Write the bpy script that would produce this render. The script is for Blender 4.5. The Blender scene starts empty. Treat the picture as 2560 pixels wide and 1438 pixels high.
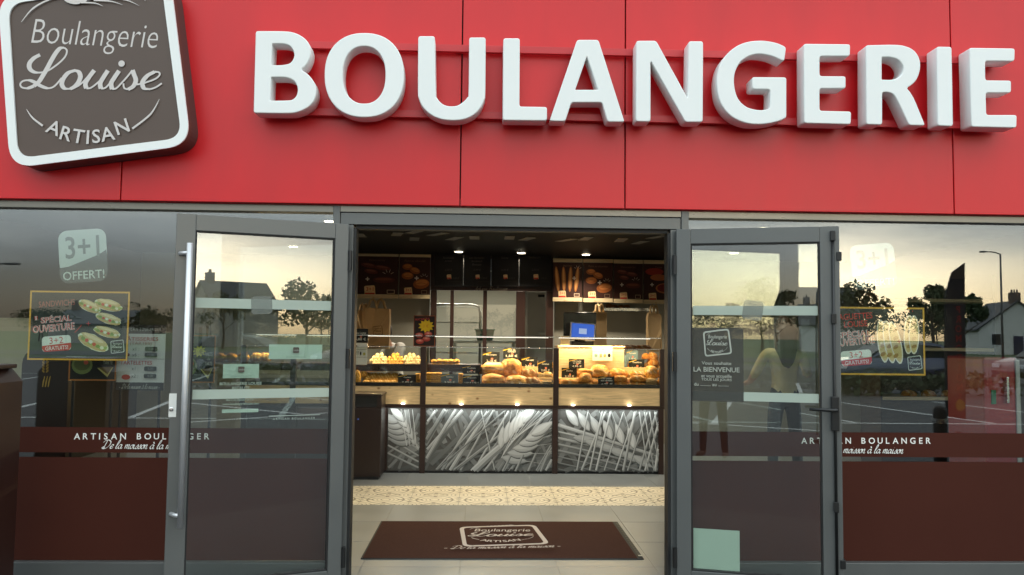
import bpy, bmesh, math, random
from mathutils import Vector, Matrix, noise as mnoise
R = math.radians
random.seed(11)
scene = bpy.context.scene
COL = scene.collection

# ------------------------------------------------------------------ camera
FPX = 2009.0
CAM = Vector((0.0, -5.05, 1.5))
YAW, PITCH, ROLL = R(2.02), R(3.42), R(0.62)
cam_rot = Matrix.Rotation(-YAW, 3, 'Z') @ Matrix.Rotation(math.pi/2 + PITCH, 3, 'X') @ Matrix.Rotation(ROLL, 3, 'Z')
cd = bpy.data.cameras.new('camera'); cam = bpy.data.objects.new('camera', cd); COL.objects.link(cam)
cam.matrix_world = Matrix.Translation(CAM) @ cam_rot.to_4x4()
cd.sensor_fit = 'HORIZONTAL'; cd.sensor_width = 36.0; cd.lens = 36.0*FPX/2560.0
cd.clip_start = 0.03; cd.clip_end = 3000.0
scene.camera = cam

# ------------------------------------------------------------------ sky, sun, exposure
SUN_EL, SUN_ROT = R(6.0), R(158.5)
world = bpy.data.worlds.new('World'); scene.world = world; world.use_nodes = True
wn = world.node_tree; bg = wn.nodes['Background']
sky = wn.nodes.new('ShaderNodeTexSky'); sky.sky_type = 'NISHITA'; sky.sun_disc = False
sky.sun_elevation = SUN_EL; sky.sun_rotation = SUN_ROT
sky.dust_density = 3.0; sky.air_density = 0.78; sky.ozone_density = 3.5
# even cloud deck with a clearer gap along the whole horizon
def wmath(op, *v):
    n = wn.nodes.new('ShaderNodeMath'); n.operation = op
    for i, x in enumerate(v):
        if isinstance(x, (int, float)): n.inputs[i].default_value = x
        else: wn.links.new(x, n.inputs[i])
    return n.outputs[0]
wtc = wn.nodes.new('ShaderNodeTexCoord'); wsep = wn.nodes.new('ShaderNodeSeparateXYZ'); wn.links.new(wtc.outputs['Generated'], wsep.inputs[0])
wmap = wn.nodes.new('ShaderNodeMapping'); wmap.inputs['Scale'].default_value = (1.6, 1.6, 9.0); wn.links.new(wtc.outputs['Generated'], wmap.inputs['Vector'])
wno = wn.nodes.new('ShaderNodeTexNoise'); wno.inputs['Scale'].default_value = 2.4; wno.inputs['Detail'].default_value = 5; wn.links.new(wmap.outputs['Vector'], wno.inputs['Vector'])
wz = wmath('ADD', wsep.outputs['Z'], wmath('MULTIPLY', wmath('SUBTRACT', wno.outputs['Fac'], 0.5), 0.10))
wmr = wn.nodes.new('ShaderNodeMapRange'); wmr.interpolation_type = 'SMOOTHSTEP'; wn.links.new(wz, wmr.inputs['Value'])
for k_, v_ in (('From Min', 0.06), ('From Max', 0.15), ('To Min', 0.02), ('To Max', 0.97)): wmr.inputs[k_].default_value = v_
veil = wn.nodes.new('ShaderNodeMix'); veil.data_type = 'RGBA'; wn.links.new(wmr.outputs['Result'], veil.inputs['Factor'])
wn.links.new(sky.outputs['Color'], veil.inputs['A'])
wcol = wn.nodes.new('ShaderNodeMix'); wcol.data_type = 'RGBA'; wn.links.new(wno.outputs['Fac'], wcol.inputs['Factor'])
wcol.inputs['A'].default_value = (4.6, 6.2, 7.2, 1); wcol.inputs['B'].default_value = (7.3, 7.7, 7.5, 1)
wvm = wn.nodes.new('ShaderNodeVectorMath'); wvm.operation = 'SCALE'; wn.links.new(wcol.outputs['Result'], wvm.inputs[0])
wn.links.new(wmath('MULTIPLY_ADD', wmath('MAXIMUM', wsep.outputs['Z'], 0.0), 0.75, 0.95), wvm.inputs['Scale'])   # overcast: brighter overhead
wn.links.new(wvm.outputs['Vector'], veil.inputs['B'])
wn.links.new(veil.outputs['Result'], bg.inputs['Color'])
bg.inputs['Strength'].default_value = 0.15
sun_d = bpy.data.lights.new('sun', 'SUN'); sun_d.energy = 0.5; sun_d.angle = R(115); sun_d.color = (1.0, 0.86, 0.7)
sun = bpy.data.objects.new('sun', sun_d); COL.objects.link(sun)
sdir = Vector((math.sin(SUN_ROT)*math.cos(SUN_EL), math.cos(SUN_ROT)*math.cos(SUN_EL), math.sin(SUN_EL)))
sun.rotation_euler = sdir.to_track_quat('Z', 'Y').to_euler()
scene.view_settings.view_transform = 'Standard'; scene.view_settings.look = 'None'
scene.view_settings.exposure = 0.42; scene.view_settings.gamma = 1.0
scene.view_settings.use_curve_mapping = False
scene.render.engine = 'CYCLES'
scene.cycles.use_denoising = True
scene.cycles.max_bounces = 10; scene.cycles.transparent_max_bounces = 40
scene.cycles.glossy_bounces = 6; scene.cycles.diffuse_bounces = 4
scene.cycles.sample_clamp_indirect = 6.0
scene.cycles.caustics_reflective = False; scene.cycles.caustics_refractive = False

# ------------------------------------------------------------------ pixel helpers (photo is 2560 x 1438)
def ray(px, py):
    return cam_rot @ Vector(((px-1280.0)/FPX, -(py-719.0)/FPX, -1.0))
def at(px, py, Y):
    d = ray(px, py); t = (Y-CAM.y)/d.y
    return CAM + d*t
def fl(px, py, z=0.0):
    d = ray(px, py); t = (z-CAM.z)/d.z
    return CAM + d*t

# ------------------------------------------------------------------ colours and materials
def lin(c):
    c = c/255.0
    return c/12.92 if c <= 0.04045 else ((c+0.055)/1.055)**2.4
def srgb(r, g, b): return (lin(r), lin(g), lin(b))
M = {}
def mat(name, base, rough=0.5, metal=0.0, spec=0.5, var=0.0, vscale=6.0, bump=0.0, bscale=40.0, emit=None, estr=0.0, stretch=None, coat=0.0, rvar=0.0):
    m = bpy.data.materials.new(name); m.use_nodes = True
    nt = m.node_tree; b = nt.nodes['Principled BSDF']
    b.inputs['Base Color'].default_value = (*base, 1)
    b.inputs['Roughness'].default_value = rough; b.inputs['Metallic'].default_value = metal
    b.inputs['Specular IOR Level'].default_value = spec
    b.inputs['Coat Weight'].default_value = coat
    tc = None
    if var or bump or rvar:
        tc = nt.nodes.new('ShaderNodeTexCoord'); mp = nt.nodes.new('ShaderNodeMapping')
        nt.links.new(tc.outputs['Object'], mp.inputs['Vector'])
        if stretch: mp.inputs['Scale'].default_value = stretch
    if var or rvar:
        n = nt.nodes.new('ShaderNodeTexNoise'); n.inputs['Scale'].default_value = vscale; n.inputs['Detail'].default_value = 6
        nt.links.new(mp.outputs['Vector'], n.inputs['Vector'])
    if var:
        r = nt.nodes.new('ShaderNodeMix'); r.data_type = 'RGBA'
        lo = tuple(max(0, c*(1-var)) for c in base); hi = tuple(min(1, c*(1+var)) for c in base)
        r.inputs['A'].default_value = (*lo, 1); r.inputs['B'].default_value = (*hi, 1)
        nt.links.new(n.outputs['Fac'], r.inputs['Factor']); nt.links.new(r.outputs['Result'], b.inputs['Base Color'])
    if rvar:
        mr = nt.nodes.new('ShaderNodeMapRange'); mr.inputs['To Min'].default_value = max(0, rough-rvar); mr.inputs['To Max'].default_value = rough+rvar
        nt.links.new(n.outputs['Fac'], mr.inputs['Value']); nt.links.new(mr.outputs['Result'], b.inputs['Roughness'])
    if bump:
        n2 = nt.nodes.new('ShaderNodeTexNoise'); n2.inputs['Scale'].default_value = bscale; n2.inputs['Detail'].default_value = 4
        nt.links.new(mp.outputs['Vector'], n2.inputs['Vector'])
        bp = nt.nodes.new('ShaderNodeBump'); bp.inputs['Strength'].default_value = bump; bp.inputs['Distance'].default_value = 0.01
        nt.links.new(n2.outputs['Fac'], bp.inputs['Height']); nt.links.new(bp.outputs['Normal'], b.inputs['Normal'])
    if emit:
        b.inputs['Emission Color'].default_value = (*emit, 1); b.inputs['Emission Strength'].default_value = estr
    M[name] = m
    return m

mat('red_panel', (0.60, 0.013, 0.018), 0.34, 0, 0.4, var=0.13, vscale=2.0, bump=0.12, bscale=1.6, rvar=0.07, stretch=(2.2, 1, 0.8))
mat('red_trim', (0.50, 0.016, 0.022), 0.4)
mat('letter_white', (0.80, 0.82, 0.81), 0.42, 0, 0.4, var=0.03, vscale=3)
mat('letter_side', (0.78, 0.78, 0.79), 0.5, 0, 0.3)
mat('sign_brown', (0.080, 0.050, 0.037), 0.42, 0, 0.5, var=0.04)
mat('sign_box', (0.075, 0.05, 0.045), 0.5)
mat('sign_print', (0.62, 0.59, 0.58), 0.5)
mat('aluminium', (0.118, 0.123, 0.120), 0.34, 0.25, 0.5, var=0.12, vscale=3, bump=0.01, bscale=500, rvar=0.05)
mat('aluminium_polished', (0.22, 0.205, 0.175), 0.3, 0.55, 0.5, var=0.15, vscale=4, stretch=(1, 4, 4), rvar=0.1)
mat('gasket', (0.012, 0.012, 0.012), 0.6)
mat('steel', (0.62, 0.62, 0.63), 0.26, 1.0, 0.5, rvar=0.05, vscale=30)
mat('steel_satin', (0.66, 0.66, 0.67), 0.46, 0.75, 0.5, var=0.05, vscale=40, stretch=(8, 8, 0.3))
mat('black_metal', (0.014, 0.014, 0.014), 0.35, 0.2)
mat('film_brown', (0.062, 0.019, 0.013), 0.55, 0, 0.06, var=0.16, vscale=1.6)
mat('vinyl_white', (0.80, 0.80, 0.78), 0.5)
mat('paper_white', (0.72, 0.72, 0.68), 0.7, var=0.04, vscale=8)
mat('paper_cream', (0.66, 0.56, 0.36), 0.7, var=0.04)
mat('paper_green', (0.52, 0.66, 0.55), 0.6, var=0.04)
mat('brown_post', (0.030, 0.013, 0.009), 0.3, 0.1, 0.5)
mat('black_board', (0.010, 0.008, 0.008), 0.55, var=0.3, vscale=12)
mat('tray_black', (0.012, 0.013, 0.012), 0.25)
mat('wall_beige', (0.36, 0.34, 0.27), 0.75, var=0.05, vscale=2, bump=0.05)
mat('wall_dark', (0.10, 0.08, 0.06), 0.7, var=0.05, vscale=2)
mat('wall_cream', (0.42, 0.37, 0.24), 0.7, var=0.05, vscale=2)
mat('ceiling_black', (0.008, 0.008, 0.008), 0.5, 0, 0.06)
mat('reflection_grey', (0.10, 0.10, 0.095), 0.5)
mat('render_wall', (0.40, 0.38, 0.35), 0.8, var=0.08)
mat('grout', (0.36, 0.35, 0.31), 0.8)
mat('tile_grey', (0.25, 0.26, 0.25), 0.33, 0, 0.5, var=0.26, vscale=2.2, bump=0.02, bscale=30, rvar=0.08)
mat('mat_brown', (0.066, 0.025, 0.017), 0.92, 0, 0.15, var=0.2, vscale=60, bump=0.4, bscale=300)
mat('mat_print', (0.42, 0.36, 0.33), 0.95, 0, 0.1, var=0.12, vscale=120)
mat('rubber', (0.02, 0.02, 0.02), 0.7)
mat('kraft', (0.40, 0.27, 0.13), 0.75, var=0.12, vscale=10, bump=0.12, bscale=25)
mat('brown_bin', (0.030, 0.011, 0.008), 0.4, 0, 0.4, var=0.1)
mat('asphalt', (0.046, 0.048, 0.053), 0.85, var=0.3, vscale=14, bump=0.3, bscale=220)
mat('pavement', (0.060, 0.060, 0.061), 0.8, var=0.12, vscale=5, bump=0.15, bscale=120)
mat('kerb', (0.28, 0.28, 0.27), 0.8, var=0.1)
mat('road_paint', (0.62, 0.62, 0.6), 0.7, var=0.2, vscale=20)
mat('grass', (0.045, 0.075, 0.02), 0.9, var=0.4, vscale=3)
mat('leaf', (0.035, 0.062, 0.018), 0.7, var=0.4, vscale=1.5)
mat('leaf_olive', (0.06, 0.075, 0.025), 0.7, var=0.4, vscale=1.5)
mat('bark', (0.07, 0.05, 0.035), 0.9, var=0.3)
mat('house_white', (0.78, 0.77, 0.74), 0.8, var=0.05)
mat('slate', (0.045, 0.05, 0.058), 0.6, var=0.25, vscale=8)
mat('chimney_brick', (0.14, 0.10, 0.085), 0.8, var=0.2)
mat('house_glass', (0.03, 0.035, 0.04), 0.08)
mat('car_blue', (0.010, 0.025, 0.085), 0.25, 0.3, 0.5, coat=0.8)
mat('car_grey', (0.11, 0.115, 0.12), 0.3, 0.5, 0.5, coat=0.8)
mat('car_glass', (0.015, 0.018, 0.02), 0.05)
mat('tyre', (0.015, 0.015, 0.015), 0.8)
mat('lamp_pole', (0.14, 0.145, 0.15), 0.5, 0.5)
mat('skin', (0.52, 0.30, 0.20), 0.5, var=0.06)
mat('hair_dark', (0.022, 0.013, 0.009), 0.5, var=0.3, vscale=40, stretch=(6, 6, 1))
mat('hair_brown', (0.045, 0.022, 0.012), 0.45, var=0.4, vscale=30, stretch=(6, 6, 1))
mat('shirt_grey', (0.14, 0.135, 0.13), 0.85, var=0.1, bump=0.2)
mat('shirt_cream', (0.56, 0.47, 0.26), 0.85, var=0.08, bump=0.2)
mat('shirt_white', (0.66, 0.65, 0.61), 0.85, bump=0.2)
mat('jeans', (0.007, 0.009, 0.014), 0.85, var=0.2, vscale=30)
mat('trousers_black', (0.010, 0.010, 0.011), 0.85)
mat('shoe_brown', (0.06, 0.028, 0.018), 0.6)
mat('phone_black', (0.01, 0.01, 0.01), 0.2)
mat('red_cooler', (0.33, 0.014, 0.014), 0.35, coat=0.5)
mat('flag_cloth', (0.028, 0.018, 0.017), 0.8, var=0.1)
mat('machine_dark', (0.022, 0.010, 0.007), 0.35)
mat('green_plastic', (0.02, 0.16, 0.07), 0.4)
mat('stainless', (0.42, 0.42, 0.39), 0.35, 0.8, var=0.1)
mat('lamp_glow', (1, 1, 1), 0.5, emit=(1.0, 0.86, 0.62), estr=14.0)
mat('fill_glow', (1, 1, 1), 0.5, emit=(1.0, 0.95, 0.8), estr=1.6)
mat('led_glow', (1, 1, 1), 0.5, emit=(1.0, 0.92, 0.78), estr=9.0)
mat('screen_frame', (0.03, 0.03, 0.03), 0.4)
mat('screen_blue', (0.01, 0.03, 0.15), 0.3, emit=(0.06, 0.17, 0.72), estr=0.55)
mat('screen_window', (0.3, 0.4, 0.6), 0.3, emit=(0.42, 0.55, 0.85), estr=0.5)
mat('door_white', (0.45, 0.44, 0.40), 0.6)

def glass_mat(name, f0, tint, rough=0.0):
    m = bpy.data.materials.new(name); m.use_nodes = True; nt = m.node_tree
    for n in list(nt.nodes):
        if n.type != 'OUTPUT_MATERIAL': nt.nodes.remove(n)
    out = [n for n in nt.nodes if n.type == 'OUTPUT_MATERIAL'][0]
    tr = nt.nodes.new('ShaderNodeBsdfTransparent'); tr.inputs['Color'].default_value = (*tint, 1)
    gl = nt.nodes.new('ShaderNodeBsdfGlossy'); gl.inputs['Roughness'].default_value = rough
    geo = nt.nodes.new('ShaderNodeNewGeometry')
    dot = nt.nodes.new('ShaderNodeVectorMath'); dot.operation = 'DOT_PRODUCT'
    nt.links.new(geo.outputs['Incoming'], dot.inputs[0]); nt.links.new(geo.outputs['Normal'], dot.inputs[1])
    ab = nt.nodes.new('ShaderNodeMath'); ab.operation = 'ABSOLUTE'; nt.links.new(dot.outputs['Value'], ab.inputs[0])
    om = nt.nodes.new('ShaderNodeMath'); om.operation = 'SUBTRACT'; om.inputs[0].default_value = 1.0; nt.links.new(ab.outputs[0], om.inputs[1])
    pw = nt.nodes.new('ShaderNodeMath'); pw.operation = 'POWER'; pw.inputs[1].default_value = 5.0; nt.links.new(om.outputs[0], pw.inputs[0])
    ma = nt.nodes.new('ShaderNodeMath'); ma.operation = 'MULTIPLY_ADD'; ma.inputs[1].default_value = 1.0-f0; ma.inputs[2].default_value = f0
    nt.links.new(pw.outputs[0], ma.inputs[0])
    mx = nt.nodes.new('ShaderNodeMixShader'); nt.links.new(ma.outputs[0], mx.inputs['Fac'])
    nt.links.new(tr.outputs[0], mx.inputs[1]); nt.links.new(gl.outputs[0], mx.inputs[2])
    nt.links.new(mx.outputs[0], out.inputs['Surface'])
    M[name] = m
glass_mat('window_glass', 0.13, (0.93, 0.96, 0.94))
glass_mat('door_glass', 0.112, (0.93, 0.96, 0.94))
glass_mat('clear_glass', 0.04, (0.97, 0.985, 0.975))
glass_mat('shop_glass', 0.05, (0.95, 0.97, 0.95))

def frosted_mat(name, base, opacity):
    m = bpy.data.materials.new(name); m.use_nodes = True; nt = m.node_tree
    b = nt.nodes['Principled BSDF']; b.inputs['Base Color'].default_value = (*base, 1); b.inputs['Roughness'].default_value = 0.6
    out = [n for n in nt.nodes if n.type == 'OUTPUT_MATERIAL'][0]
    tr = nt.nodes.new('ShaderNodeBsdfTransparent'); mx = nt.nodes.new('ShaderNodeMixShader'); mx.inputs['Fac'].default_value = opacity
    nt.links.new(tr.outputs[0], mx.inputs[1]); nt.links.new(b.outputs[0], mx.inputs[2]); nt.links.new(mx.outputs[0], out.inputs['Surface'])
    M[name] = m
frosted_mat('frosted_strip', (0.50, 0.58, 0.50), 0.62)
frosted_mat('smoked_vinyl', (0.05, 0.05, 0.045), 0.55)
frosted_mat('grey_vinyl', (0.20, 0.22, 0.20), 0.55)
frosted_mat('white_vinyl_thin', (0.62, 0.72, 0.66), 0.85)

def attr_mat(name, rough=0.55, spec=0.3):
    m = bpy.data.materials.new(name); m.use_nodes = True; nt = m.node_tree; b = nt.nodes['Principled BSDF']
    a = nt.nodes.new('ShaderNodeAttribute'); a.attribute_name = 'Col'
    nt.links.new(a.outputs['Color'], b.inputs['Base Color'])
    b.inputs['Roughness'].default_value = rough; b.inputs['Specular IOR Level'].default_value = spec
    M[name] = m
attr_mat('print'); attr_mat('print_gloss', 0.3, 0.5)

def wood_mat(name, base, knot):
    m = bpy.data.materials.new(name); m.use_nodes = True; nt = m.node_tree; b = nt.nodes['Principled BSDF']
    tc = nt.nodes.new('ShaderNodeTexCoord'); mp = nt.nodes.new('ShaderNodeMapping'); mp.inputs['Scale'].default_value = (1.2, 8, 14)
    nt.links.new(tc.outputs['Object'], mp.inputs['Vector'])
    n = nt.nodes.new('ShaderNodeTexNoise'); n.inputs['Scale'].default_value = 3; n.inputs['Detail'].default_value = 8; n.inputs['Distortion'].default_value = 1.2
    nt.links.new(mp.outputs['Vector'], n.inputs['Vector'])
    cr = nt.nodes.new('ShaderNodeValToRGB')
    cr.color_ramp.elements[0].position = 0.3; cr.color_ramp.elements[0].color = (*[c*0.72 for c in base], 1)
    cr.color_ramp.elements[1].position = 0.7; cr.color_ramp.elements[1].color = (*[min(1, c*1.15) for c in base], 1)
    nt.links.new(n.outputs['Fac'], cr.inputs['Fac'])
    mp2 = nt.nodes.new('ShaderNodeMapping'); mp2.inputs['Scale'].default_value = (6.5, 1, 9)
    nt.links.new(tc.outputs['Object'], mp2.inputs['Vector'])
    v = nt.nodes.new('ShaderNodeTexVoronoi'); v.inputs['Scale'].default_value = 1.0; nt.links.new(mp2.outputs['Vector'], v.inputs['Vector'])
    cr2 = nt.nodes.new('ShaderNodeValToRGB'); cr2.color_ramp.elements[0].position = 0.05; cr2.color_ramp.elements[0].color = (1, 1, 1, 1)
    cr2.color_ramp.elements[1].position = 0.16; cr2.color_ramp.elements[1].color = (0, 0, 0, 1)
    nt.links.new(v.outputs['Distance'], cr2.inputs['Fac'])
    mx = nt.nodes.new('ShaderNodeMix'); mx.data_type = 'RGBA'; nt.links.new(cr2.outputs['Color'], mx.inputs['Factor'])
    nt.links.new(cr.outputs['Color'], mx.inputs['A']); mx.inputs['B'].default_value = (*knot, 1)
    nt.links.new(mx.outputs['Result'], b.inputs['Base Color']); b.inputs['Roughness'].default_value = 0.5
    M[name] = m
wood_mat('pine', (0.78, 0.57, 0.30), (0.30, 0.14, 0.05))
wood_mat('pine_pale', (0.66, 0.52, 0.30), (0.45, 0.28, 0.12))

def bread_mat(name, dark, mid, light, scale=9.0, flour=0.0, flour_c=(0.8, 0.7, 0.5)):
    m = bpy.data.materials.new(name); m.use_nodes = True; nt = m.node_tree; b = nt.nodes['Principled BSDF']
    tc = nt.nodes.new('ShaderNodeTexCoord')
    oi = nt.nodes.new('ShaderNodeObjectInfo'); ad = nt.nodes.new('ShaderNodeVectorMath'); ad.operation = 'ADD'
    ml = nt.nodes.new('ShaderNodeMath'); ml.operation = 'MULTIPLY'; ml.inputs[1].default_value = 37.0
    nt.links.new(oi.outputs['Random'], ml.inputs[0]); nt.links.new(tc.outputs['Object'], ad.inputs[0]); nt.links.new(ml.outputs[0], ad.inputs[1])
    n = nt.nodes.new('ShaderNodeTexNoise'); n.inputs['Scale'].default_value = scale; n.inputs['Detail'].default_value = 7; n.inputs['Roughness'].default_value = 0.65
    nt.links.new(ad.outputs['Vector'], n.inputs['Vector'])
    cr = nt.nodes.new('ShaderNodeValToRGB'); e = cr.color_ramp.elements
    e[0].position = 0.3; e[0].color = (*dark, 1); e[1].position = 0.7; e[1].color = (*light, 1)
    k = e.new(0.5); k.color = (*mid, 1)
    nt.links.new(n.outputs['Fac'], cr.inputs['Fac'])
    a = nt.nodes.new('ShaderNodeAttribute'); a.attribute_name = 'score'
    mx = nt.nodes.new('ShaderNodeMix'); mx.data_type = 'RGBA'
    nt.links.new(a.outputs['Fac'], mx.inputs['Factor']); nt.links.new(cr.outputs['Color'], mx.inputs['A']); mx.inputs['B'].default_value = (*flour_c, 1)
    nt.links.new(mx.outputs['Result'], b.inputs['Base Color'])
    b.inputs['Roughness'].default_value = 0.55; b.inputs['Specular IOR Level'].default_value = 0.35
    bp = nt.nodes.new('ShaderNodeBump'); bp.inputs['Strength'].default_value = 0.9; bp.inputs['Distance'].default_value = 0.015
    n3 = nt.nodes.new('ShaderNodeTexNoise'); n3.inputs['Scale'].default_value = scale*4; nt.links.new(ad.outputs['Vector'], n3.inputs['Vector'])
    nt.links.new(n3.outputs['Fac'], bp.inputs['Height']); nt.links.new(bp.outputs['Normal'], b.inputs['Normal'])
    M[name] = m
bread_mat('crust_gold', (0.24, 0.065, 0.008), (0.55, 0.20, 0.022), (0.76, 0.38, 0.065), flour_c=(0.80, 0.60, 0.30))
bread_mat('crust_brown', (0.17, 0.06, 0.018), (0.33, 0.14, 0.04), (0.52, 0.28, 0.10), flour_c=(0.78, 0.62, 0.38))
bread_mat('crust_flour', (0.28, 0.10, 0.018), (0.58, 0.28, 0.05), (0.78, 0.50, 0.15), flour_c=(0.85, 0.78, 0.62))
bread_mat('crust_white', (0.50, 0.36, 0.18), (0.64, 0.50, 0.28), (0.74, 0.61, 0.38), flour_c=(0.85, 0.78, 0.62))
bread_mat('crust_butter', (0.36, 0.13, 0.02), (0.66, 0.33, 0.05), (0.80, 0.50, 0.12), flour_c=(0.9, 0.7, 0.3))
bread_mat('crust_seed', (0.08, 0.05, 0.02), (0.30, 0.19, 0.07), (0.52, 0.37, 0.16), scale=40, flour_c=(0.4, 0.3, 0.15))

def pattern_tile_mat():
    m = bpy.data.materials.new('pattern_tile'); m.use_nodes = True; nt = m.node_tree; b = nt.nodes['Principled BSDF']
    N, L = nt.nodes, nt.links
    tc = N.new('ShaderNodeTexCoord'); sx = N.new('ShaderNodeSeparateXYZ'); L.new(tc.outputs['Object'], sx.inputs[0])
    def mth(op, a, b_=None, c=None):
        n = N.new('ShaderNodeMath'); n.operation = op
        for i, v in enumerate((a, b_, c)):
            if v is None: continue
            if isinstance(v, (int, float)): n.inputs[i].default_value = v
            else: L.new(v, n.inputs[i])
        return n.outputs[0]
    x = mth('ABSOLUTE', sx.outputs['X']); y = mth('ABSOLUTE', sx.outputs['Y'])       # tile is centred on its origin, half 0.22
    k = math.pi/0.22
    p1 = mth('COSINE', mth('MULTIPLY', x, k*2)); p2 = mth('COSINE', mth('MULTIPLY', y, k*2))
    q1 = mth('COSINE', mth('MULTIPLY', mth('ADD', x, y), k)); q2 = mth('COSINE', mth('MULTIPLY', mth('SUBTRACT', x, y), k*1.5))
    s = mth('ADD', mth('ADD', p1, p2), mth('MULTIPLY', mth('ADD', q1, q2), 0.8))
    ln = mth('LESS_THAN', mth('ABSOLUTE', mth('SUBTRACT', mth('ABSOLUTE', s), 0.75)), 0.16)
    ln2 = mth('LESS_THAN', mth('ABSOLUTE', mth('SUBTRACT', s, 2.6)), 0.22)
    rr = mth('SQRT', mth('ADD', mth('MULTIPLY', x, x), mth('MULTIPLY', y, y)))
    ring = mth('LESS_THAN', mth('ABSOLUTE', mth('SUBTRACT', rr, 0.165)), 0.008)
    f = mth('MAXIMUM', mth('MAXIMUM', ln, ln2), ring)
    mx = N.new('ShaderNodeMix'); mx.data_type = 'RGBA'; L.new(f, mx.inputs['Factor'])
    mx.inputs['A'].default_value = (0.74, 0.68, 0.54, 1); mx.inputs['B'].default_value = (0.24, 0.21, 0.15, 1)
    L.new(mx.outputs['Result'], b.inputs['Base Color']); b.inputs['Roughness'].default_value = 0.4
    M['pattern_tile'] = m
pattern_tile_mat()

# ------------------------------------------------------------------ object helpers
W = {}
def thing(name, label, cat, loc=(0, 0, 0), rz=0.0, group=None, kind=None):
    o = bpy.data.objects.new(name, None); COL.objects.link(o); o.empty_display_size = 0.1
    o.location = loc; o.rotation_euler = (0, 0, rz)
    if label: o['label'] = label
    if cat: o['category'] = cat
    if group: o['group'] = group
    if kind: o['kind'] = kind
    W[o.name] = Matrix.Translation(Vector(loc)) @ Matrix.Rotation(rz, 4, 'Z')
    return o
def tag(o, label, cat, group=None):
    o['label'] = label; o['category'] = cat
    if group: o['group'] = group
    return o
def link(name, me, m=None, parent=None, local=False, smooth=False):
    """me in world space unless local; a child's frame is its root's frame"""
    if m is not None and len(me.materials) == 0: me.materials.append(M[m] if isinstance(m, str) else m)
    o = bpy.data.objects.new(name, me); COL.objects.link(o)
    if parent is not None:
        w = W[parent.name]
        if not local: me.transform(w.inverted())
        o.parent = parent; W[o.name] = w
    else:
        if not local and len(me.vertices):                       # put the origin at the base of the thing
            xs = [v.co for v in me.vertices]
            c = Vector((sum(v.x for v in xs)/len(xs), sum(v.y for v in xs)/len(xs), min(v.z for v in xs)))
            me.transform(Matrix.Translation(-c)); o.location = c
            W[o.name] = Matrix.Translation(c)
        else: W[o.name] = Matrix.Identity(4)
    if smooth:
        for p in me.polygons: p.use_smooth = True
    return o
def fin(bm, name='mesh'):
    me = bpy.data.meshes.new(name); bmesh.ops.recalc_face_normals(bm, faces=bm.faces); bm.to_mesh(me); bm.free(); return me
def bx(bm, x0, x1, y0, y1, z0, z1, bev=0.0, T=None):
    if x0 > x1: x0, x1 = x1, x0
    if y0 > y1: y0, y1 = y1, y0
    if z0 > z1: z0, z1 = z1, z0
    r = bmesh.ops.create_cube(bm, size=1.0)
    vs = r['verts']
    for v in vs:
        v.co = Vector(((x0+x1)/2+v.co.x*(x1-x0), (y0+y1)/2+v.co.y*(y1-y0), (z0+z1)/2+v.co.z*(z1-z0)))
    if bev > 0:
        es = list({e for v in vs for e in v.link_edges})
        g = bmesh.ops.bevel(bm, geom=es, offset=min(bev, 0.3*min(x1-x0, y1-y0, z1-z0)), segments=2, affect='EDGES', profile=0.6)
        vs = list({v for f in g['faces'] for v in f.verts} | {v for v in vs if v.is_valid})
    if T is not None:
        for v in vs: v.co = T @ v.co
    return vs
def box(name, m, parent, x0, x1, y0, y1, z0, z1, bev=0.002, T=None):
    bm = bmesh.new(); bx(bm, x0, x1, y0, y1, z0, z1, bev, T); return link(name, fin(bm), m, parent)
def tube(bm, pts, rad, seg=10, cap=True):
    pts = [Vector(p) for p in pts]; n = len(pts)
    rads = rad if isinstance(rad, (list, tuple)) else [rad]*n
    rings = []
    prev = None
    for i, p in enumerate(pts):
        t = (pts[min(i+1, n-1)]-pts[max(i-1, 0)]).normalized()
        a = prev if prev is not None else (Vector((0, 0, 1)) if abs(t.z) < 0.9 else Vector((1, 0, 0)))
        u = t.cross(a).normalized(); v = u.cross(t).normalized(); prev = v
        rings.append([bm.verts.new(p+(u*math.cos(2*math.pi*k/seg)+v*math.sin(2*math.pi*k/seg))*rads[i]) for k in range(seg)])
    for a, b in zip(rings, rings[1:]):
        for k in range(seg): bm.faces.new((a[k], a[(k+1) % seg], b[(k+1) % seg], b[k]))
    if cap: bm.faces.new(rings[0][::-1]); bm.faces.new(rings[-1])
def tubeo(name, m, parent, pts, rad, seg=10):
    bm = bmesh.new(); tube(bm, pts, rad, seg); return link(name, fin(bm), m, parent, smooth=True)
def lathe(bm, prof, seg=20, c=(0, 0, 0)):
    c = Vector(c); rings = []
    for r, z in prof: rings.append([bm.verts.new(c+Vector((r*math.cos(2*math.pi*k/seg), r*math.sin(2*math.pi*k/seg), z))) for k in range(seg)])
    for a, b in zip(rings, rings[1:]):
        for k in range(seg): bm.faces.new((a[k], a[(k+1) % seg], b[(k+1) % seg], b[k]))
    bm.faces.new(rings[0][::-1]); bm.faces.new(rings[-1])
def prism(bm, poly, y0, y1):
    """polygon of (x, z) extruded from y0 to y1"""
    a = [bm.verts.new((x, y0, z)) for x, z in poly]; b = [bm.verts.new((x, y1, z)) for x, z in poly]
    n = len(poly); bm.faces.new(a); bm.faces.new(b[::-1])
    for i in range(n): bm.faces.new((a[i], b[i], b[(i+1) % n], a[(i+1) % n]))
def copy_tree(o, parent=None):
    c = o.copy(); COL.objects.link(c); c.parent = parent
    W[c.name] = W[o.name]
    for ch in o.children: copy_tree(ch, c)
    return c

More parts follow.
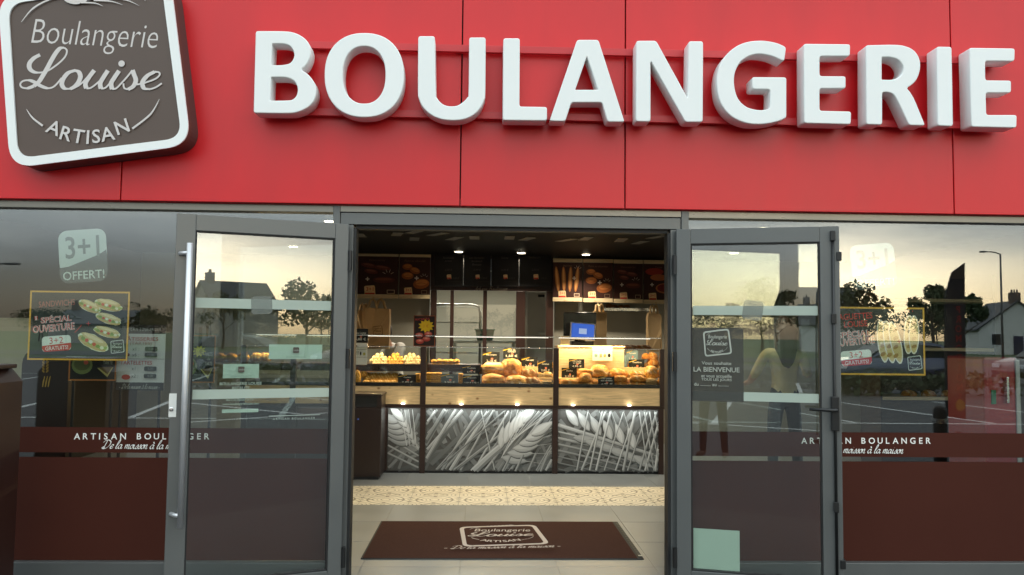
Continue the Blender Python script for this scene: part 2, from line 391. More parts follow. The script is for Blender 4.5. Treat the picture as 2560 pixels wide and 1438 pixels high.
# ------------------------------------------------------------------ lettering
_tc = {}
def font_mesh(body, shear=0.0, bold=0.0, spacing=1.0, res=3):
    key = (body, shear, bold, spacing, res)
    if key in _tc: return _tc[key]
    cu = bpy.data.curves.new('t', 'FONT'); cu.body = body; cu.shear = shear; cu.offset = bold; cu.space_character = spacing
    cu.resolution_u = res; cu.fill_mode = 'FRONT'
    ob = bpy.data.objects.new('t', cu); COL.objects.link(ob)
    dg = bpy.context.evaluated_depsgraph_get()
    me = bpy.data.meshes.new_from_object(ob.evaluated_get(dg))
    vs = [(v.co.x, v.co.y) for v in me.vertices]; fs = [tuple(p.vertices) for p in me.polygons]
    COL.objects.unlink(ob); bpy.data.objects.remove(ob); bpy.data.curves.remove(cu); bpy.data.meshes.remove(me)
    if vs:
        x0 = min(v[0] for v in vs); x1 = max(v[0] for v in vs); y0 = min(v[1] for v in vs); y1 = max(v[1] for v in vs)
    else: x0 = x1 = y0 = y1 = 0
    _tc[key] = (vs, fs, (x0, x1, y0, y1)); return _tc[key]
def smooth_pts(pts, k=5):
    P = [Vector((p[0], p[1])) for p in pts]
    if len(P) < 3: return P
    out = []
    for i in range(len(P)-1):
        p0, p1, p2, p3 = P[max(i-1, 0)], P[i], P[i+1], P[min(i+2, len(P)-1)]
        for j in range(k):
            t = j/k
            out.append(0.5*((2*p1)+(p2-p0)*t+(2*p0-5*p1+4*p2-p3)*t*t+(3*p1-p0-3*p2+p3)*t**3))
    out.append(P[-1]); return out
SG = {
 'a': ([[(.78, .85), (.45, 1.0), (.12, .7), (.1, .25), (.35, 0), (.65, .3), (.82, .98)], [(.82, .98), (.76, .25), (.95, .02), (1.15, .25)]], 1.1),
 'e': ([[(.05, .42), (.5, .55), (.7, .8), (.5, 1.0), (.2, .8), (.1, .35), (.35, 0), (.8, .25)]], .8),
 'i': ([[(.15, 1), (.12, .25), (.3, 0), (.58, .25)], [(.2, 1.45), (.25, 1.52)]], .52),
 'l': ([[(.05, .3), (.45, 1.4), (.52, 2.1), (.32, 2.15), (.18, 1.3), (.15, .25), (.35, 0), (.6, .25)]], .58),
 'm': ([[(.1, 1), (.1, 0)], [(.1, .55), (.35, 1), (.5, .85), (.5, 0)], [(.5, .55), (.75, 1), (.92, .85), (.9, .2), (1.05, 0), (1.3, .25)]], 1.22),
 'n': ([[(.1, 1), (.1, 0)], [(.1, .55), (.38, 1), (.55, .85), (.52, .2), (.68, 0), (.92, .25)]], .88),
 'o': ([[(.5, 1), (.15, .75), (.1, .3), (.35, 0), (.65, .25), (.68, .7), (.5, 1), (.85, .85)]], .8),
 's': ([[(.0, .2), (.45, .95), (.5, 1.08), (.6, .5), (.5, .1), (.25, 0), (.1, .15)]], .66),
 'u': ([[(.1, 1), (.1, .3), (.3, 0), (.6, .4), (.68, 1)], [(.68, 1), (.66, .25), (.85, 0), (1.05, .25)]], 1.0),
 'r': ([[(.1, 1), (.1, 0)], [(.1, .55), (.35, 1), (.58, .9)]], .6),
 't': ([[(.28, 1.7), (.2, .25), (.4, 0), (.6, .25)], [(.0, 1.05), (.55, 1.05)]], .55),
 'g': ([[(.78, .85), (.45, 1.0), (.12, .7), (.1, .25), (.35, 0), (.65, .3), (.82, .98)], [(.82, .98), (.78, -.4), (.5, -1.0), (.2, -.8), (.6, -.2), (1.1, .25)]], 1.05),
 'D': ([[(.6, 2.0), (.4, .1)], [(-.2, 1.5), (.1, 1.95), (.8, 2.15), (1.5, 1.7), (1.55, .9), (1.1, .2), (.5, -.05), (.05, .15), (.2, .4), (.6, .15)]], 1.8),
 'A': ([[(.9, 2.1), (.5, .9), (.1, .1), (-.2, .1)], [(.9, 2.1), (.95, .0), (1.15, .2)], [(.3, .9), (1.0, .9)]], 1.3),
 'B': ([[(.5, 2.0), (.3, .0)], [(.0, 1.6), (.5, 2.1), (1.1, 1.8), (.9, 1.2), (.4, 1.1)], [(.4, 1.1), (1.1, .9), (1.2, .3), (.7, -.05), (.2, .1)]], 1.5),
 '-': ([[(.0, .5), (.6, .5)]], .9), ' ': ([], .55),
}
def script_strokes(text, slant=0.38):
    x = 0; out = []
    for ch in text:
        acc = ch == 'à'
        g, adv = SG['a' if acc else ch]
        for s in g: out.append([(x+px+slant*py, py) for px, py in s])
        if acc: out.append([(x+.45+slant*1.5, 1.75), (x+.7+slant*1.3, 1.3)])
        x += adv
    return out, x
def zi(pts): return [(x, -y) for x, y in pts]
def zl(pts): return [(83+.4322*x, -(276.6+.4322*y)) for x, y in pts]
LOUISE = [zl(s) for s in (
 [(432, 228), (335, 282), (265, 365), (268, 450), (340, 505), (450, 512), (560, 482), (680, 405), (790, 312), (850, 230), (862, 155), (820, 115)],
 [(820, 115), (755, 125), (690, 195), (620, 310), (545, 450), (480, 560), (415, 660), (335, 730)],
 [(335, 730), (230, 765), (140, 748), (118, 695), (165, 648), (260, 638), (350, 670), (450, 730), (560, 765), (650, 742), (730, 665), (780, 600)],
 [(1000, 480), (885, 520), (805, 620), (785, 705), (830, 768), (925, 775)],
 [(985, 480), (1055, 505), (1082, 580), (1050, 670), (985, 742), (920, 775)],
 [(925, 775), (1035, 735), (1130, 660), (1210, 570)],
 [(1305, 478), (1225, 585), (1165, 690), (1180, 770)], [(1180, 770), (1255, 758), (1365, 675), (1450, 590)],
 [(1525, 483), (1455, 590), (1402, 690), (1415, 775)], [(1415, 775), (1485, 760), (1560, 685), (1640, 590)],
 [(1705, 488), (1635, 590), (1578, 690), (1595, 782)], [(1595, 782), (1660, 768), (1740, 690), (1835, 585), (1920, 478)],
 [(1920, 478), (1948, 555), (1975, 645), (1935, 735), (1850, 787)], [(1850, 787), (1790, 765), (1775, 690)], [(1900, 760), (1960, 715), (2050, 700), (2180, 662), (2300, 612), (2358, 552), (2338, 512), (2270, 508)],
 [(2275, 508), (2160, 570), (2082, 675), (2108, 768), (2205, 785)], [(2205, 785), (2300, 752), (2392, 690)])]
DOT = zl([(1748, 375)])[0]

class Print:
    """flat print on a surface: u right, v up, n towards the viewer"""
    def __init__(s, origin, u, v, step=0.0003):
        s.o = Vector(origin); s.u = Vector(u).normalized(); s.v = Vector(v).normalized(); s.n = s.u.cross(s.v)
        s.V = []; s.F = []; s.C = []; s.k = 1; s.step = step
    def _pt(s, a, b): return s.o+s.u*a+s.v*b+s.n*(s.k*s.step)
    def _add(s, vs, fs, col, climb=0.0):
        b = len(s.V); n = max(1, len(vs)-1); s.V += [s._pt(x, y)+s.n*(climb*s.step*i/n) for i, (x, y) in enumerate(vs)]
        for f in fs: s.F.append(tuple(b+i for i in f)); s.C.append(col)
        s.k += 1
    def poly(s, pts, col): s._add(pts, [tuple(range(len(pts)))], col)
    def rect(s, x0, y0, x1, y1, col): s.poly([(x0, y0), (x1, y0), (x1, y1), (x0, y1)], col)
    def ell(s, cx, cy, rx, ry, col, rot=0, n=18):
        c, q = math.cos(rot), math.sin(rot)
        s.poly([(cx+rx*math.cos(2*math.pi*i/n)*c-ry*math.sin(2*math.pi*i/n)*q, cy+rx*math.cos(2*math.pi*i/n)*q+ry*math.sin(2*math.pi*i/n)*c) for i in range(n)], col)
    def rrect(s, cx, cy, w, h, r, col, rot=0): s.poly(rrect_pts(cx, cy, w, h, r, rot), col)
    def star(s, cx, cy, r0, r1, n, col):
        s.poly([(cx+(r0 if i % 2 == 0 else r1)*math.cos(math.pi*i/n), cy+(r0 if i % 2 == 0 else r1)*math.sin(math.pi*i/n)*0.85) for i in range(2*n)], col)
    def frame(s, x0, y0, x1, y1, t, col):
        s._add([(x0, y0), (x1, y0), (x1, y1), (x0, y1), (x0+t, y0+t), (x1-t, y0+t), (x1-t, y1-t), (x0+t, y1-t)], [(0, 1, 5, 4), (1, 2, 6, 5), (2, 3, 7, 6), (3, 0, 4, 7)], col)
    def text(s, body, cx, cy, h, col, w=None, rot=0, shear=0.0, bold=0.0, spacing=1.0, align='C'):
        vs, fs, (x0, x1, y0, y1) = font_mesh(body, shear, bold, spacing)
        if not vs: return
        sy = h/(y1-y0); sx = w/(x1-x0) if w else sy
        mx = {'C': (x0+x1)/2, 'L': x0, 'R': x1}[align]; my = (y0+y1)/2
        c, q = math.cos(rot), math.sin(rot)
        s._add([(cx+(x-mx)*sx*c-(y-my)*sy*q, cy+(x-mx)*sx*q+(y-my)*sy*c) for x, y in vs], fs, col)
    def stroke(s, pts, w0, w1, col, nib=R(40), k=5, step=True):
        P = smooth_pts(pts, k); n = len(P)
        if n < 2: return
        vs = []; fs = []
        for i, p in enumerate(P):
            t = P[min(i+1, n-1)]-P[max(i-1, 0)]
            if t.length < 1e-9: t = Vector((1, 0))
            t.normalize(); a = math.atan2(t.y, t.x)
            w = (w0+(w1-w0)*(abs(math.sin(a-nib)) if nib is not None else max(0.0, -t.y)**0.7))*0.5
            nn = Vector((-t.y, t.x)); vs += [tuple(p+nn*w), tuple(p-nn*w)]
        for i in range(n-1): fs.append((2*i, 2*i+1, 2*i+3, 2*i+2))
        s._add(vs, fs, col, 0.9)
    def line(s, pts, widths, col, k=6):
        P = smooth_pts(pts, k); n = len(P); vs = []; fs = []
        for i, p in enumerate(P):
            t = (P[min(i+1, n-1)]-P[max(i-1, 0)]).normalized(); f = i/(n-1)*(len(widths)-1); j = min(int(f), len(widths)-2)
            w = (widths[j]+(widths[j+1]-widths[j])*(f-j))*0.5
            nn = Vector((-t.y, t.x)); vs += [tuple(p+nn*w), tuple(p-nn*w)]
        for i in range(n-1): fs.append((2*i, 2*i+1, 2*i+3, 2*i+2))
        s._add(vs, fs, col)
    def script(s, text, cx, cy, h, col, w=None, wt=0.16):
        st, adv = script_strokes(text)
        xs = [p[0] for q in st for p in q]; x0, x1 = min(xs), max(xs)
        sy = h/2.1; sx = w/(x1-x0) if w else sy
        for q in st: s.stroke([(cx+(x-(x0+x1)/2)*sx, cy+(y-0.9)*sy) for x, y in q], wt*0.35*sy, wt*1.5*sy, col, k=4)
    def louise(s, cx, cy, w, col, fat=1.0):
        k = w/985.0
        for q in LOUISE: s.stroke([(cx+(x-625)*k, cy+(y+475)*k) for x, y in q], 13*k*fat, 32*k*fat, col, nib=None)
        s.ell(cx+(DOT[0]-625)*k, cy+(DOT[1]+475)*k, 22*k, 22*k, col)
    def logo(s, cx, cy, w, line_c, face_c=None, rot=0.0, fat=1.0):
        """the bakery's badge: tilted rounded frame, ear of wheat, three lines of lettering"""
        k = w/1300.0
        def T(x, y): return (cx+(x-620)*k, cy-(y-510)*k)
        outer = [T(*p) for p in round_poly([(-20, -30), (1180, -185), (1320, 1005), (68, 1166)], 150)]
        inner = [T(*p) for p in round_poly([(50, 32), (1122, -112), (1245, 948), (122, 1092)], 100)]
        if face_c is not None: s.poly(outer, face_c)
        n = len(outer); s._add(outer+inner, [(i, (i+1) % n, n+(i+1) % n, n+i) for i in range(n)], line_c)
        for i in range(7): s.ell(*T(450+i*60, -60-i*9), 52*k, 26*k, line_c, rot=R(-22))
        s.stroke([T(*p) for p in [(150, 150), (230, 60), (340, 0), (440, -40)]], 6*k*fat, 14*k*fat, line_c)
        s.text('Boulangerie', *T(650, 232), 226*k, line_c, w=860*k, shear=0.16, bold=0.004*fat)
        s.louise(*T(620, 470), 985*k, line_c, fat)
        arc_text(s, T, 'ARTISAN', 110*k, line_c, fat)
        s.stroke([T(*p) for p in [(182, 755), (225, 815), (295, 868)]], 5*k*fat, 14*k*fat, line_c)
        s.stroke([T(*p) for p in [(1102, 685), (1040, 790), (915, 888)]], 5*k*fat, 14*k*fat, line_c)
    def mesh(s):
        me = bpy.data.meshes.new('print'); me.from_pydata([tuple(v) for v in s.V], [], s.F)
        ca = me.color_attributes.new('Col', 'FLOAT_COLOR', 'CORNER')
        i = 0
        buf = []
        for f, c in zip(s.F, s.C):
            col = [lin(c[0]), lin(c[1]), lin(c[2]), 1.0]
            buf += col*len(f)
        ca.data.foreach_set('color', buf)
        return me
    def build(s, name, parent, m='print'):
        return link(name, s.mesh(), m, parent)
def arc_text(s, T, word, h, col, fat=1.0):
    spots = [(372, 884, -21), (457, 926, -14), (540, 944, -7), (604, 948, 0), (668, 940, 6), (748, 920, 12), (845, 878, 20)]
    for ch, (x, y, a) in zip(word, spots):
        s.text(ch, *T(x, y), h, col, rot=R(a), bold=0.012*fat)
def rrect_pts(cx, cy, w, h, r, rot=0, n=5):
    pts = []
    for sx, sy, a0 in ((1, 1, 0), (-1, 1, 90), (-1, -1, 180), (1, -1, 270)):
        for i in range(n+1):
            a = R(a0+90*i/n); pts.append((sx*(w/2-r)+r*math.cos(a), sy*(h/2-r)+r*math.sin(a)))
    c, q = math.cos(rot), math.sin(rot)
    return [(cx+x*c-y*q, cy+x*q+y*c) for x, y in pts]
def round_poly(pts, r, n=6):
    out = []; m = len(pts)
    for i in range(m):
        p0, p1, p2 = Vector(pts[i-1][:2]), Vector(pts[i][:2]), Vector(pts[(i+1) % m][:2])
        a = (p0-p1); b = (p2-p1); rr = min(r, a.length*0.45, b.length*0.45)
        s, e = p1+a.normalized()*rr, p1+b.normalized()*rr
        for j in range(n+1):
            t = j/n; q = s*(1-t)**2+p1*2*t*(1-t)*0.98+p1*0.02*2*t*(1-t)+e*t*t; out.append((q.x, q.y))
    return out
XU, ZU = Vector((1, 0, 0)), Vector((0, 0, 1))
def wall_print(x, y, z, step=0.0003): return Print((x, y, z), XU, ZU, step)   # faces -Y (towards the street)

# ================================================================== ground and street (mirrored in the glass)
def sheet(name, m, x0, x1, y0, y1, z):
    me = bpy.data.meshes.new(name); me.from_pydata([(x0, y0, z), (x1, y0, z), (x1, y1, z), (x0, y1, z)], [], [(0, 1, 2, 3)])
    o = link(name, me, m, None, local=True); o['kind'] = 'structure'; return o
sheet('ground', 'grass', -900, 900, -1200, 300, -0.05)
sheet('car_park', 'asphalt', -60, 60, -42, -2.39, -0.02)
sheet('road', 'asphalt', -300, 300, -58, -47, -0.02)
pv = box('pavement', 'pavement', None, -30, 30, -2.4, -0.12, -0.3, -0.012, 0.0); pv['kind'] = 'structure'
mk = thing('parking_marking', None, None, (0, 0, -0.016), kind='structure')
for i in range(-11, 12):
    x = i*2.6+0.7
    for y0, y1 in ((-14.5, -9.5), (-24.0, -19.0)):
        me = bpy.data.meshes.new('bay_line'); sk = 0.9
        me.from_pydata([(x-.06, y0, -.016), (x+.06, y0, -.016), (x+.06+sk, y1, -.016), (x-.06+sk, y1, -.016)], [], [(0, 1, 2, 3)])
        link('bay_line', me, 'road_paint', mk)
for y in (-9.4, -24.1):
    me = bpy.data.meshes.new('edge_line'); me.from_pydata([(-30, y-.06, -.016), (30, y-.06, -.016), (30, y+.06, -.016), (-30, y+.06, -.016)], [], [(0, 1, 2, 3)])
    link('edge_line', me, 'road_paint', mk)

def leaf_cloud(center, rx, ry, rz, n, size, seed, clumps=14):
    rnd = random.Random(seed); V = []; F = []
    cl = []
    for _ in range(clumps):
        a = rnd.uniform(0, 2*math.pi); e = rnd.uniform(-0.6, 1.0); q = rnd.uniform(0.35, 0.85)
        cl.append((math.cos(a)*math.cos(e)*q, math.sin(a)*math.cos(e)*q, math.sin(e)*q, rnd.uniform(0.22, 0.45)))
    for _ in range(n):
        cx, cy, cz, cr = rnd.choice(cl)
        d = Vector((rnd.gauss(0, 1), rnd.gauss(0, 1), rnd.gauss(0, 1))).normalized()*cr*rnd.uniform(0.5, 1.05)
        p = Vector((center[0]+(cx+d.x)*rx, center[1]+(cy+d.y)*ry, center[2]+(cz+d.z)*rz))
        u = Vector((rnd.gauss(0, 1), rnd.gauss(0, 1), rnd.gauss(0, 1))).normalized(); w = u.orthogonal().normalized()
        s = size*rnd.uniform(0.6, 1.3); b = len(V)
        V += [p-u*s, p+w*s*0.5, p+u*s, p-w*s*0.5]; F.append((b, b+1, b+2, b+3))
    me = bpy.data.meshes.new('foliage'); me.from_pydata([tuple(v) for v in V], [], F); return me
def tree(label, x, y, h, spread, m, seed, n=1500, group='trees beyond the car park'):
    rnd = random.Random(seed)
    t = thing('broadleaf_tree', label, 'tree', (x, y, -0.05), 0, group)
    bm = bmesh.new(); th = h*0.5
    tube(bm, [(x, y, -0.3), (x+.1, y, h*.2), (x-.05, y+.1, h*.4), (x+.1, y, h*.7)], [h*.028, h*.022, h*.017, h*.006], 8)
    for k in range(6):
        a = k*1.05+rnd.random(); z0 = h*(0.3+0.06*k)
        tube(bm, [(x, y, z0), (x+math.cos(a)*spread*.35, y+math.sin(a)*spread*.35, z0+h*.12), (x+math.cos(a)*spread*.7, y+math.sin(a)*spread*.7, z0+h*.22)], [h*.011, h*.007, h*.003], 6)
    link('trunk', fin(bm), 'bark', t)
    link('crown', leaf_cloud((x, y, h*.64), spread, spread, h*.38, n, 0.034*h, seed), m, t)
    return t
def mirror_x(px, dist):                      # where a thing seen mirrored in the shop windows stands
    return (px-1209.0)*dist/FPX
tree('sparse tree behind the blue parked car, its crown open to the sunset', mirror_x(2180, 46), -41, 5.0, 1.9, 'leaf_olive', 3, 900)
tree('dark dense tree next to the white gabled house', mirror_x(2352, 70), -65, 7.0, 2.2, 'leaf', 4)
tree('tall dark tree beside the long low house', mirror_x(890, 66), -61, 6.3, 2.9, 'leaf', 5)
tree('olive green tree growing at the edge of the slate roofed house', mirror_x(2010, 74), -69, 5.4, 2.2, 'leaf_olive', 6, 900)
tree('round dark tree at the far end of the car park', mirror_x(400, 60), -55, 3.6, 2.2, 'leaf', 7)
tree('low bushy tree far across the road', mirror_x(130, 85), -80, 4.2, 3.4, 'leaf', 8)
tree('low wide tree in front of the long low house', mirror_x(745, 60), -55, 3.3, 2.6, 'leaf', 9)
tree('small bush like tree near the grey hatchback', mirror_x(660, 52), -47, 2.8, 1.8, 'leaf', 10, 900)
tree('dense tree between the flag and the white gabled house', mirror_x(2432, 76), -71, 6.6, 2.6, 'leaf', 12)
for i in range(26):
    rr = random.Random(90+i); x = -62+i*5.4
    tree('distant tree in the row along the road', x, -106-rr.uniform(0, 18), rr.uniform(4.6, 6.8)*(0.8 if 30 < x < 62 else 1), rr.uniform(3.4, 4.8), 'leaf', 60+i, 600, 'row of trees along the far road')
hedge = link('hedge', leaf_cloud((9.0, -17.0, 0.25), 7.5, 0.8, 0.45, 2600, 0.11, 21, 60), 'leaf', None)
tag(hedge, 'low clipped hedge between the parking rows', 'hedge')

def house(label, x, y, w, d, hw, hr, wall, rz, seed):
    t = thing('house', label, 'house', (x, y, -0.05), rz)
    bm = bmesh.new(); prism(bm, [(-w/2, 0), (w/2, 0), (w/2, hw), (0, hw+hr), (-w/2, hw)], -d/2, d/2); link('wall', fin(bm), wall, t, local=True)
    bm = bmesh.new(); e = 0.35; k = hr/(w/2)
    prism(bm, [(-w/2-e, hw-e*k), (0, hw+hr), (w/2+e, hw-e*k), (w/2+e, hw-e*k+.18), (0, hw+hr+.2), (-w/2-e, hw-e*k+.18)], -d/2-.3, d/2+.3); rf = link('roof', fin(bm), 'slate', t, local=True)
    bm = bmesh.new(); bx(bm, -.5, .5, d/2-1.2, d/2-.4, hw+hr-.6, hw+hr+1.1, 0.02)
    for cx in (-.28, 0, .28): lathe(bm, [(.1, 0), (.08, .35)], 8, (cx, d/2-.8, hw+hr+1.1))
    link('chimney', fin(bm), 'chimney_brick', rf, local=True)
    for sx in (-.28, .28):
        for zz in (1.0, 3.4):
            if zz+1.3 > hw+0.4: continue
            bm = bmesh.new(); bx(bm, sx*w-.55, sx*w+.55, d/2-.02, d/2+.06, zz, zz+1.4, .01); wi = link('window', fin(bm), 'letter_side', t, local=True)
            bm = bmesh.new(); bx(bm, sx*w-.45, sx*w+.45, d/2+.062, d/2+.075, zz+.1, zz+1.3); link('pane', fin(bm), 'house_glass', wi, local=True)
    bm = bmesh.new(); bx(bm, -.5, .5, d/2-.02, d/2+.05, 0, 2.1, .01); link('door', fin(bm), 'car_blue', t, local=True)
    return t
house('white gabled house with a slate roof beyond the hedge', mirror_x(2535, 92), -87, 8, 9, 2.9, 3.0, 'house_white', R(14), 1)
house('slate roofed grey house with a wide brick chimney', mirror_x(2052, 88), -83, 9, 7, 4.2, 2.9, 'render_wall', R(96), 2)
house('long low house standing behind the young tree', mirror_x(1020, 110), -105, 14, 8, 3.2, 2.6, 'house_white', R(80), 3)
house('pale house at the left end of the road', mirror_x(280, 110), -105, 12, 9, 2.4, 1.8, 'render_wall', R(86), 4)

def car(label, x, y, rz, paint, z=-0.02):
    t = thing('parked_car', label, 'car', (x, y, z), rz)
    body = [(-2.05, .35), (-2.0, .75), (-1.75, .88), (-1.1, .95), (1.25, .93), (1.95, .78), (2.08, .55), (2.05, .32), (1.6, .25), (-1.6, .25)]
    bm = bmesh.new(); prism(bm, body, -.84, .84)
    bmesh.ops.bevel(bm, geom=list(bm.edges), offset=.05, segments=2, affect='EDGES'); link('body', fin(bm), paint, t, local=True, smooth=True)
    cab = [(-1.75, .9), (-1.35, 1.36), (-.8, 1.44), (.1, 1.43), (.55, 1.3), (1.2, .92)]
    bm = bmesh.new(); prism(bm, cab, -.70, .70); bmesh.ops.bevel(bm, geom=list(bm.edges), offset=.05, segments=2, affect='EDGES'); link('cabin', fin(bm), paint, t, local=True, smooth=True)
    for s in (-1, 1):
        for poly in ([(-1.5, .96), (-1.2, 1.32), (-.45, 1.37), (-.45, .96)], [(-.38, .96), (-.38, 1.37), (.1, 1.36), (.48, 1.25), (.95, .96)]):
            bm = bmesh.new(); prism(bm, poly, s*.70, s*.712); link('side_window', fin(bm), 'car_glass', t, local=True)
    bm = bmesh.new(); prism(bm, [(.6, 1.3), (1.2, .95), (1.24, .97), (.64, 1.32)], -.6, .6); link('windscreen', fin(bm), 'car_glass', t, local=True)
    for wx in (-1.3, 1.3):
        for s in (-1, 1):
            bm = bmesh.new(); lathe(bm, [(.22, -.1), (.3, -.1), (.32, -.06), (.32, .06), (.3, .1), (.22, .1)], 18)
            T = Matrix.Translation((wx, s*.78, .32)) @ Matrix.Rotation(math.pi/2, 4, 'X'); bm.transform(T); wh = link('wheel', fin(bm), 'tyre', t, local=True)
            bm = bmesh.new(); lathe(bm, [(.05, -.11), (.21, -.105), (.21, .105), (.05, .11)], 12); bm.transform(T); link('rim', fin(bm), 'steel', wh, local=True)
    for s in (-1, 1):
        bm = bmesh.new(); bx(bm, 1.93, 2.07, s*.6-.16, s*.6+.16, .58, .72, .02); link('headlight', fin(bm), 'letter_side', t, local=True)
        bm = bmesh.new(); bx(bm, -2.05, -1.94, s*.64-.12, s*.64+.12, .68, .84, .02); link('tail_light', fin(bm), 'red_cooler', t, local=True)
    return t
car('dark blue hatchback parked behind the low hedge', mirror_x(2250, 26), -21.0, R(175), 'car_blue')
car('grey hatchback parked beside the tall lamp post', mirror_x(2560, 30), -22.5, R(170), 'car_grey')
car('grey hatchback parked alone across the lane', mirror_x(640, 32), -26.0, R(10), 'car_grey')

def lamp_post(label, x, y, h, arm):
    t = thing('street_lamp', label, 'street lamp', (x, y, -0.05))
    tubeo('pole', 'lamp_pole', t, [(x, y, -.05), (x, y, h*.5), (x, y, h)], [.09, .075, .06])
    tubeo('arm', 'lamp_pole', t, [(x, y, h-.02), (x+arm*.5, y, h+.12), (x+arm, y, h+.15)], .04)
    bm = bmesh.new(); bx(bm, x+arm-.1, x+arm+.55*(1 if arm > 0 else -1), y-.12, y+.12, h+.08, h+.19, .03); link('lamp_head', fin(bm), 'lamp_pole', t)
lamp_post('tall grey street lamp near the white gabled house', mirror_x(2535, 55), -50, 7.6, -0.9)
lamp_post('grey street lamp on the far side of the car park', mirror_x(-30, 40), -35, 4.6, 1.4)
lamp_post('short lamp post by the low brick wall', mirror_x(188, 62), -57, 2.3, 0.5)
def bollard(x, y):
    t = thing('bollard', 'slim dark metal bollard on the pavement before the shop', 'bollard', (x, y, -0.012), 0, 'bollards before the shop')
    bm = bmesh.new(); lathe(bm, [(.05, 0), (.05, .95), (.045, .98), (.02, 1.0)], 14, (x, y, -.012)); link('post', fin(bm), 'gasket', t, smooth=True)
    bm = bmesh.new(); lathe(bm, [(.053, .86), (.053, .9)], 14, (x, y, -.012)); link('ring', fin(bm), 'steel', t)
bollard(-3.45, -1.85); bollard(3.6, -1.2)

# feather flag by the window, mirrored in the glass
def flag(label, x, y, rz):
    t = thing('feather_flag', label, 'flag', (x, y, -0.02), rz)
    bm = bmesh.new(); lathe(bm, [(.28, 0), (.28, .05), (.05, .08), (.03, .12)], 20); link('base', fin(bm), 'gasket', t, local=True)
    bm = bmesh.new(); tube(bm, [(-.22, 0, .1), (-.22, 0, 1.4), (-.2, 0, 2.2), (-.06, 0, 2.57), (.18, 0, 2.72)], .014); link('mast', fin(bm), 'gasket', t, local=True)
    pts = [(-.2, .35), (.13, .30), (.15, 1.2), (.165, 2.2), (.18, 2.70)]+[(.08, 2.66), (-.05, 2.56), (-.14, 2.38), (-.19, 2.1)]
    bm = bmesh.new(); prism(bm, pts, -.006, .006); cl = link('cloth', fin(bm), 'flag_cloth', t, local=True)
    for s in (1, -1):
        p = Print((0, .007*s, 0), (-s, 0, 0), (0, 0, 1))
        for i, ch in enumerate('PROMOTIONS'): p.text(ch, -s*.03, 2.0-i*.15, .11, (150, 45, 32), bold=.02)
        p.ell(-s*.03, .52, .09, .09, (120, 110, 30))
        link('lettering', p.mesh(), 'print', cl, local=True)
flag('tall dark feather flag with red vertical lettering', 7.35, -7.2, R(-12))
flag('dark feather flag with red lettering near the doors', 1.15, -7.9, R(15))

# ================================================================== bakery building
FY = -0.10
zF = at(1280, 517, FY).z                       # underside of the red fascia
zG = at(200, 524, 0.0).z                       # top of the window glass
zH = at(1280, 539, -0.02).z                    # top of the door frame
zO = at(1280, 570, 0.0).z                      # top of the opening
xL = at(882, 1000, 0.0).x; xR = at(1668, 1000, 0.0).x
mlL, mlR = at(836, 530, -.02).x, at(853, 530, -.02).x
mrL, mrR = at(1700, 545, -.02).x, at(1718, 545, -.02).x
bld = thing('bakery_building', 'bakery building with red metal fascia and grey glazed shop front', 'building', (0, 0, 0))
joints = [-4.9, at(302, 470, FY).x-0.0, at(1153, 300, FY).x, at(1563, 300, FY).x, at(2383, 400, FY).x, 5.6]
for a, b in zip(joints, joints[1:]):
    box('fascia_panel', 'red_panel', bld, a+.004, b-.004, FY, FY+.035, zF, 4.4, .004)
box('fascia_backing', 'gasket', bld, -4.9, 5.6, FY+.06, .25, zF+.01, 4.38, 0)
box('fascia_lip', 'red_trim', bld, -4.9, 5.6, FY+.037, FY+.055, zF-.004, zF+.05, .001)
box('roof', 'slate', bld, -5.0, 5.7, .0, 10.2, 4.401, 4.55, 0)
box('side_wall', 'render_wall', bld, -5.0, -4.9, .0, 10.0, -.1, 4.4, 0)
box('side_wall', 'render_wall', bld, 5.6, 5.7, .0, 10.0, -.1, 4.4, 0)
box('rear_wall', 'render_wall', bld, -4.9, 5.6, 9.9, 10.0, -.1, 4.4, 0)
# head profile under the fascia: window part and the polished door part
box('head_frame', 'aluminium_polished', bld, -4.9, mlL, -.05, .05, zG, zF+.03, .003)
box('head_frame', 'aluminium_polished', bld, mrR, 5.6, -.05, .05, zG, zF+.03, .003)
box('head_frame', 'aluminium_polished', bld, mlR, mrL, -.055, .05, zH, zF+.03, .003)
box('mullion', 'aluminium', bld, mlL, mlR, -.06, .06, -.01, zF+.028, .003)
box('mullion', 'aluminium', bld, mrL, mrR, -.06, .06, -.01, zF+.028, .003)
box('door_frame', 'aluminium', bld, mlR+.002, mrL-.002, -.05, .05, zO, zH-.004, .003)
box('door_frame_seal', 'gasket', bld, xL, xR, -.02, .055, zO-.022, zO-.001, .001)
box('door_jamb', 'aluminium', bld, mlR+.002, xL-.012, -.045, .05, -.01, zO-.002, .003)
box('door_jamb', 'aluminium', bld, xR+.012, mrL-.002, -.045, .05, -.01, zO-.002, .003)
box('jamb_seal', 'gasket', bld, xL-.011, xL+.006, -.04, .055, 0, zO-.024, .001)
box('jamb_seal', 'gasket', bld, xR-.006, xR+.011, -.04, .055, 0, zO-.024, .001)
box('threshold', 'aluminium', bld, xL+.007, xR-.007, -.05, .05, -.01, .008, .002)
zK = at(200, 1403, -.02).z
zA, zB, zC = at(200, 1068, 0).z, at(200, 1131, 0).z, at(200, 1143, 0).z
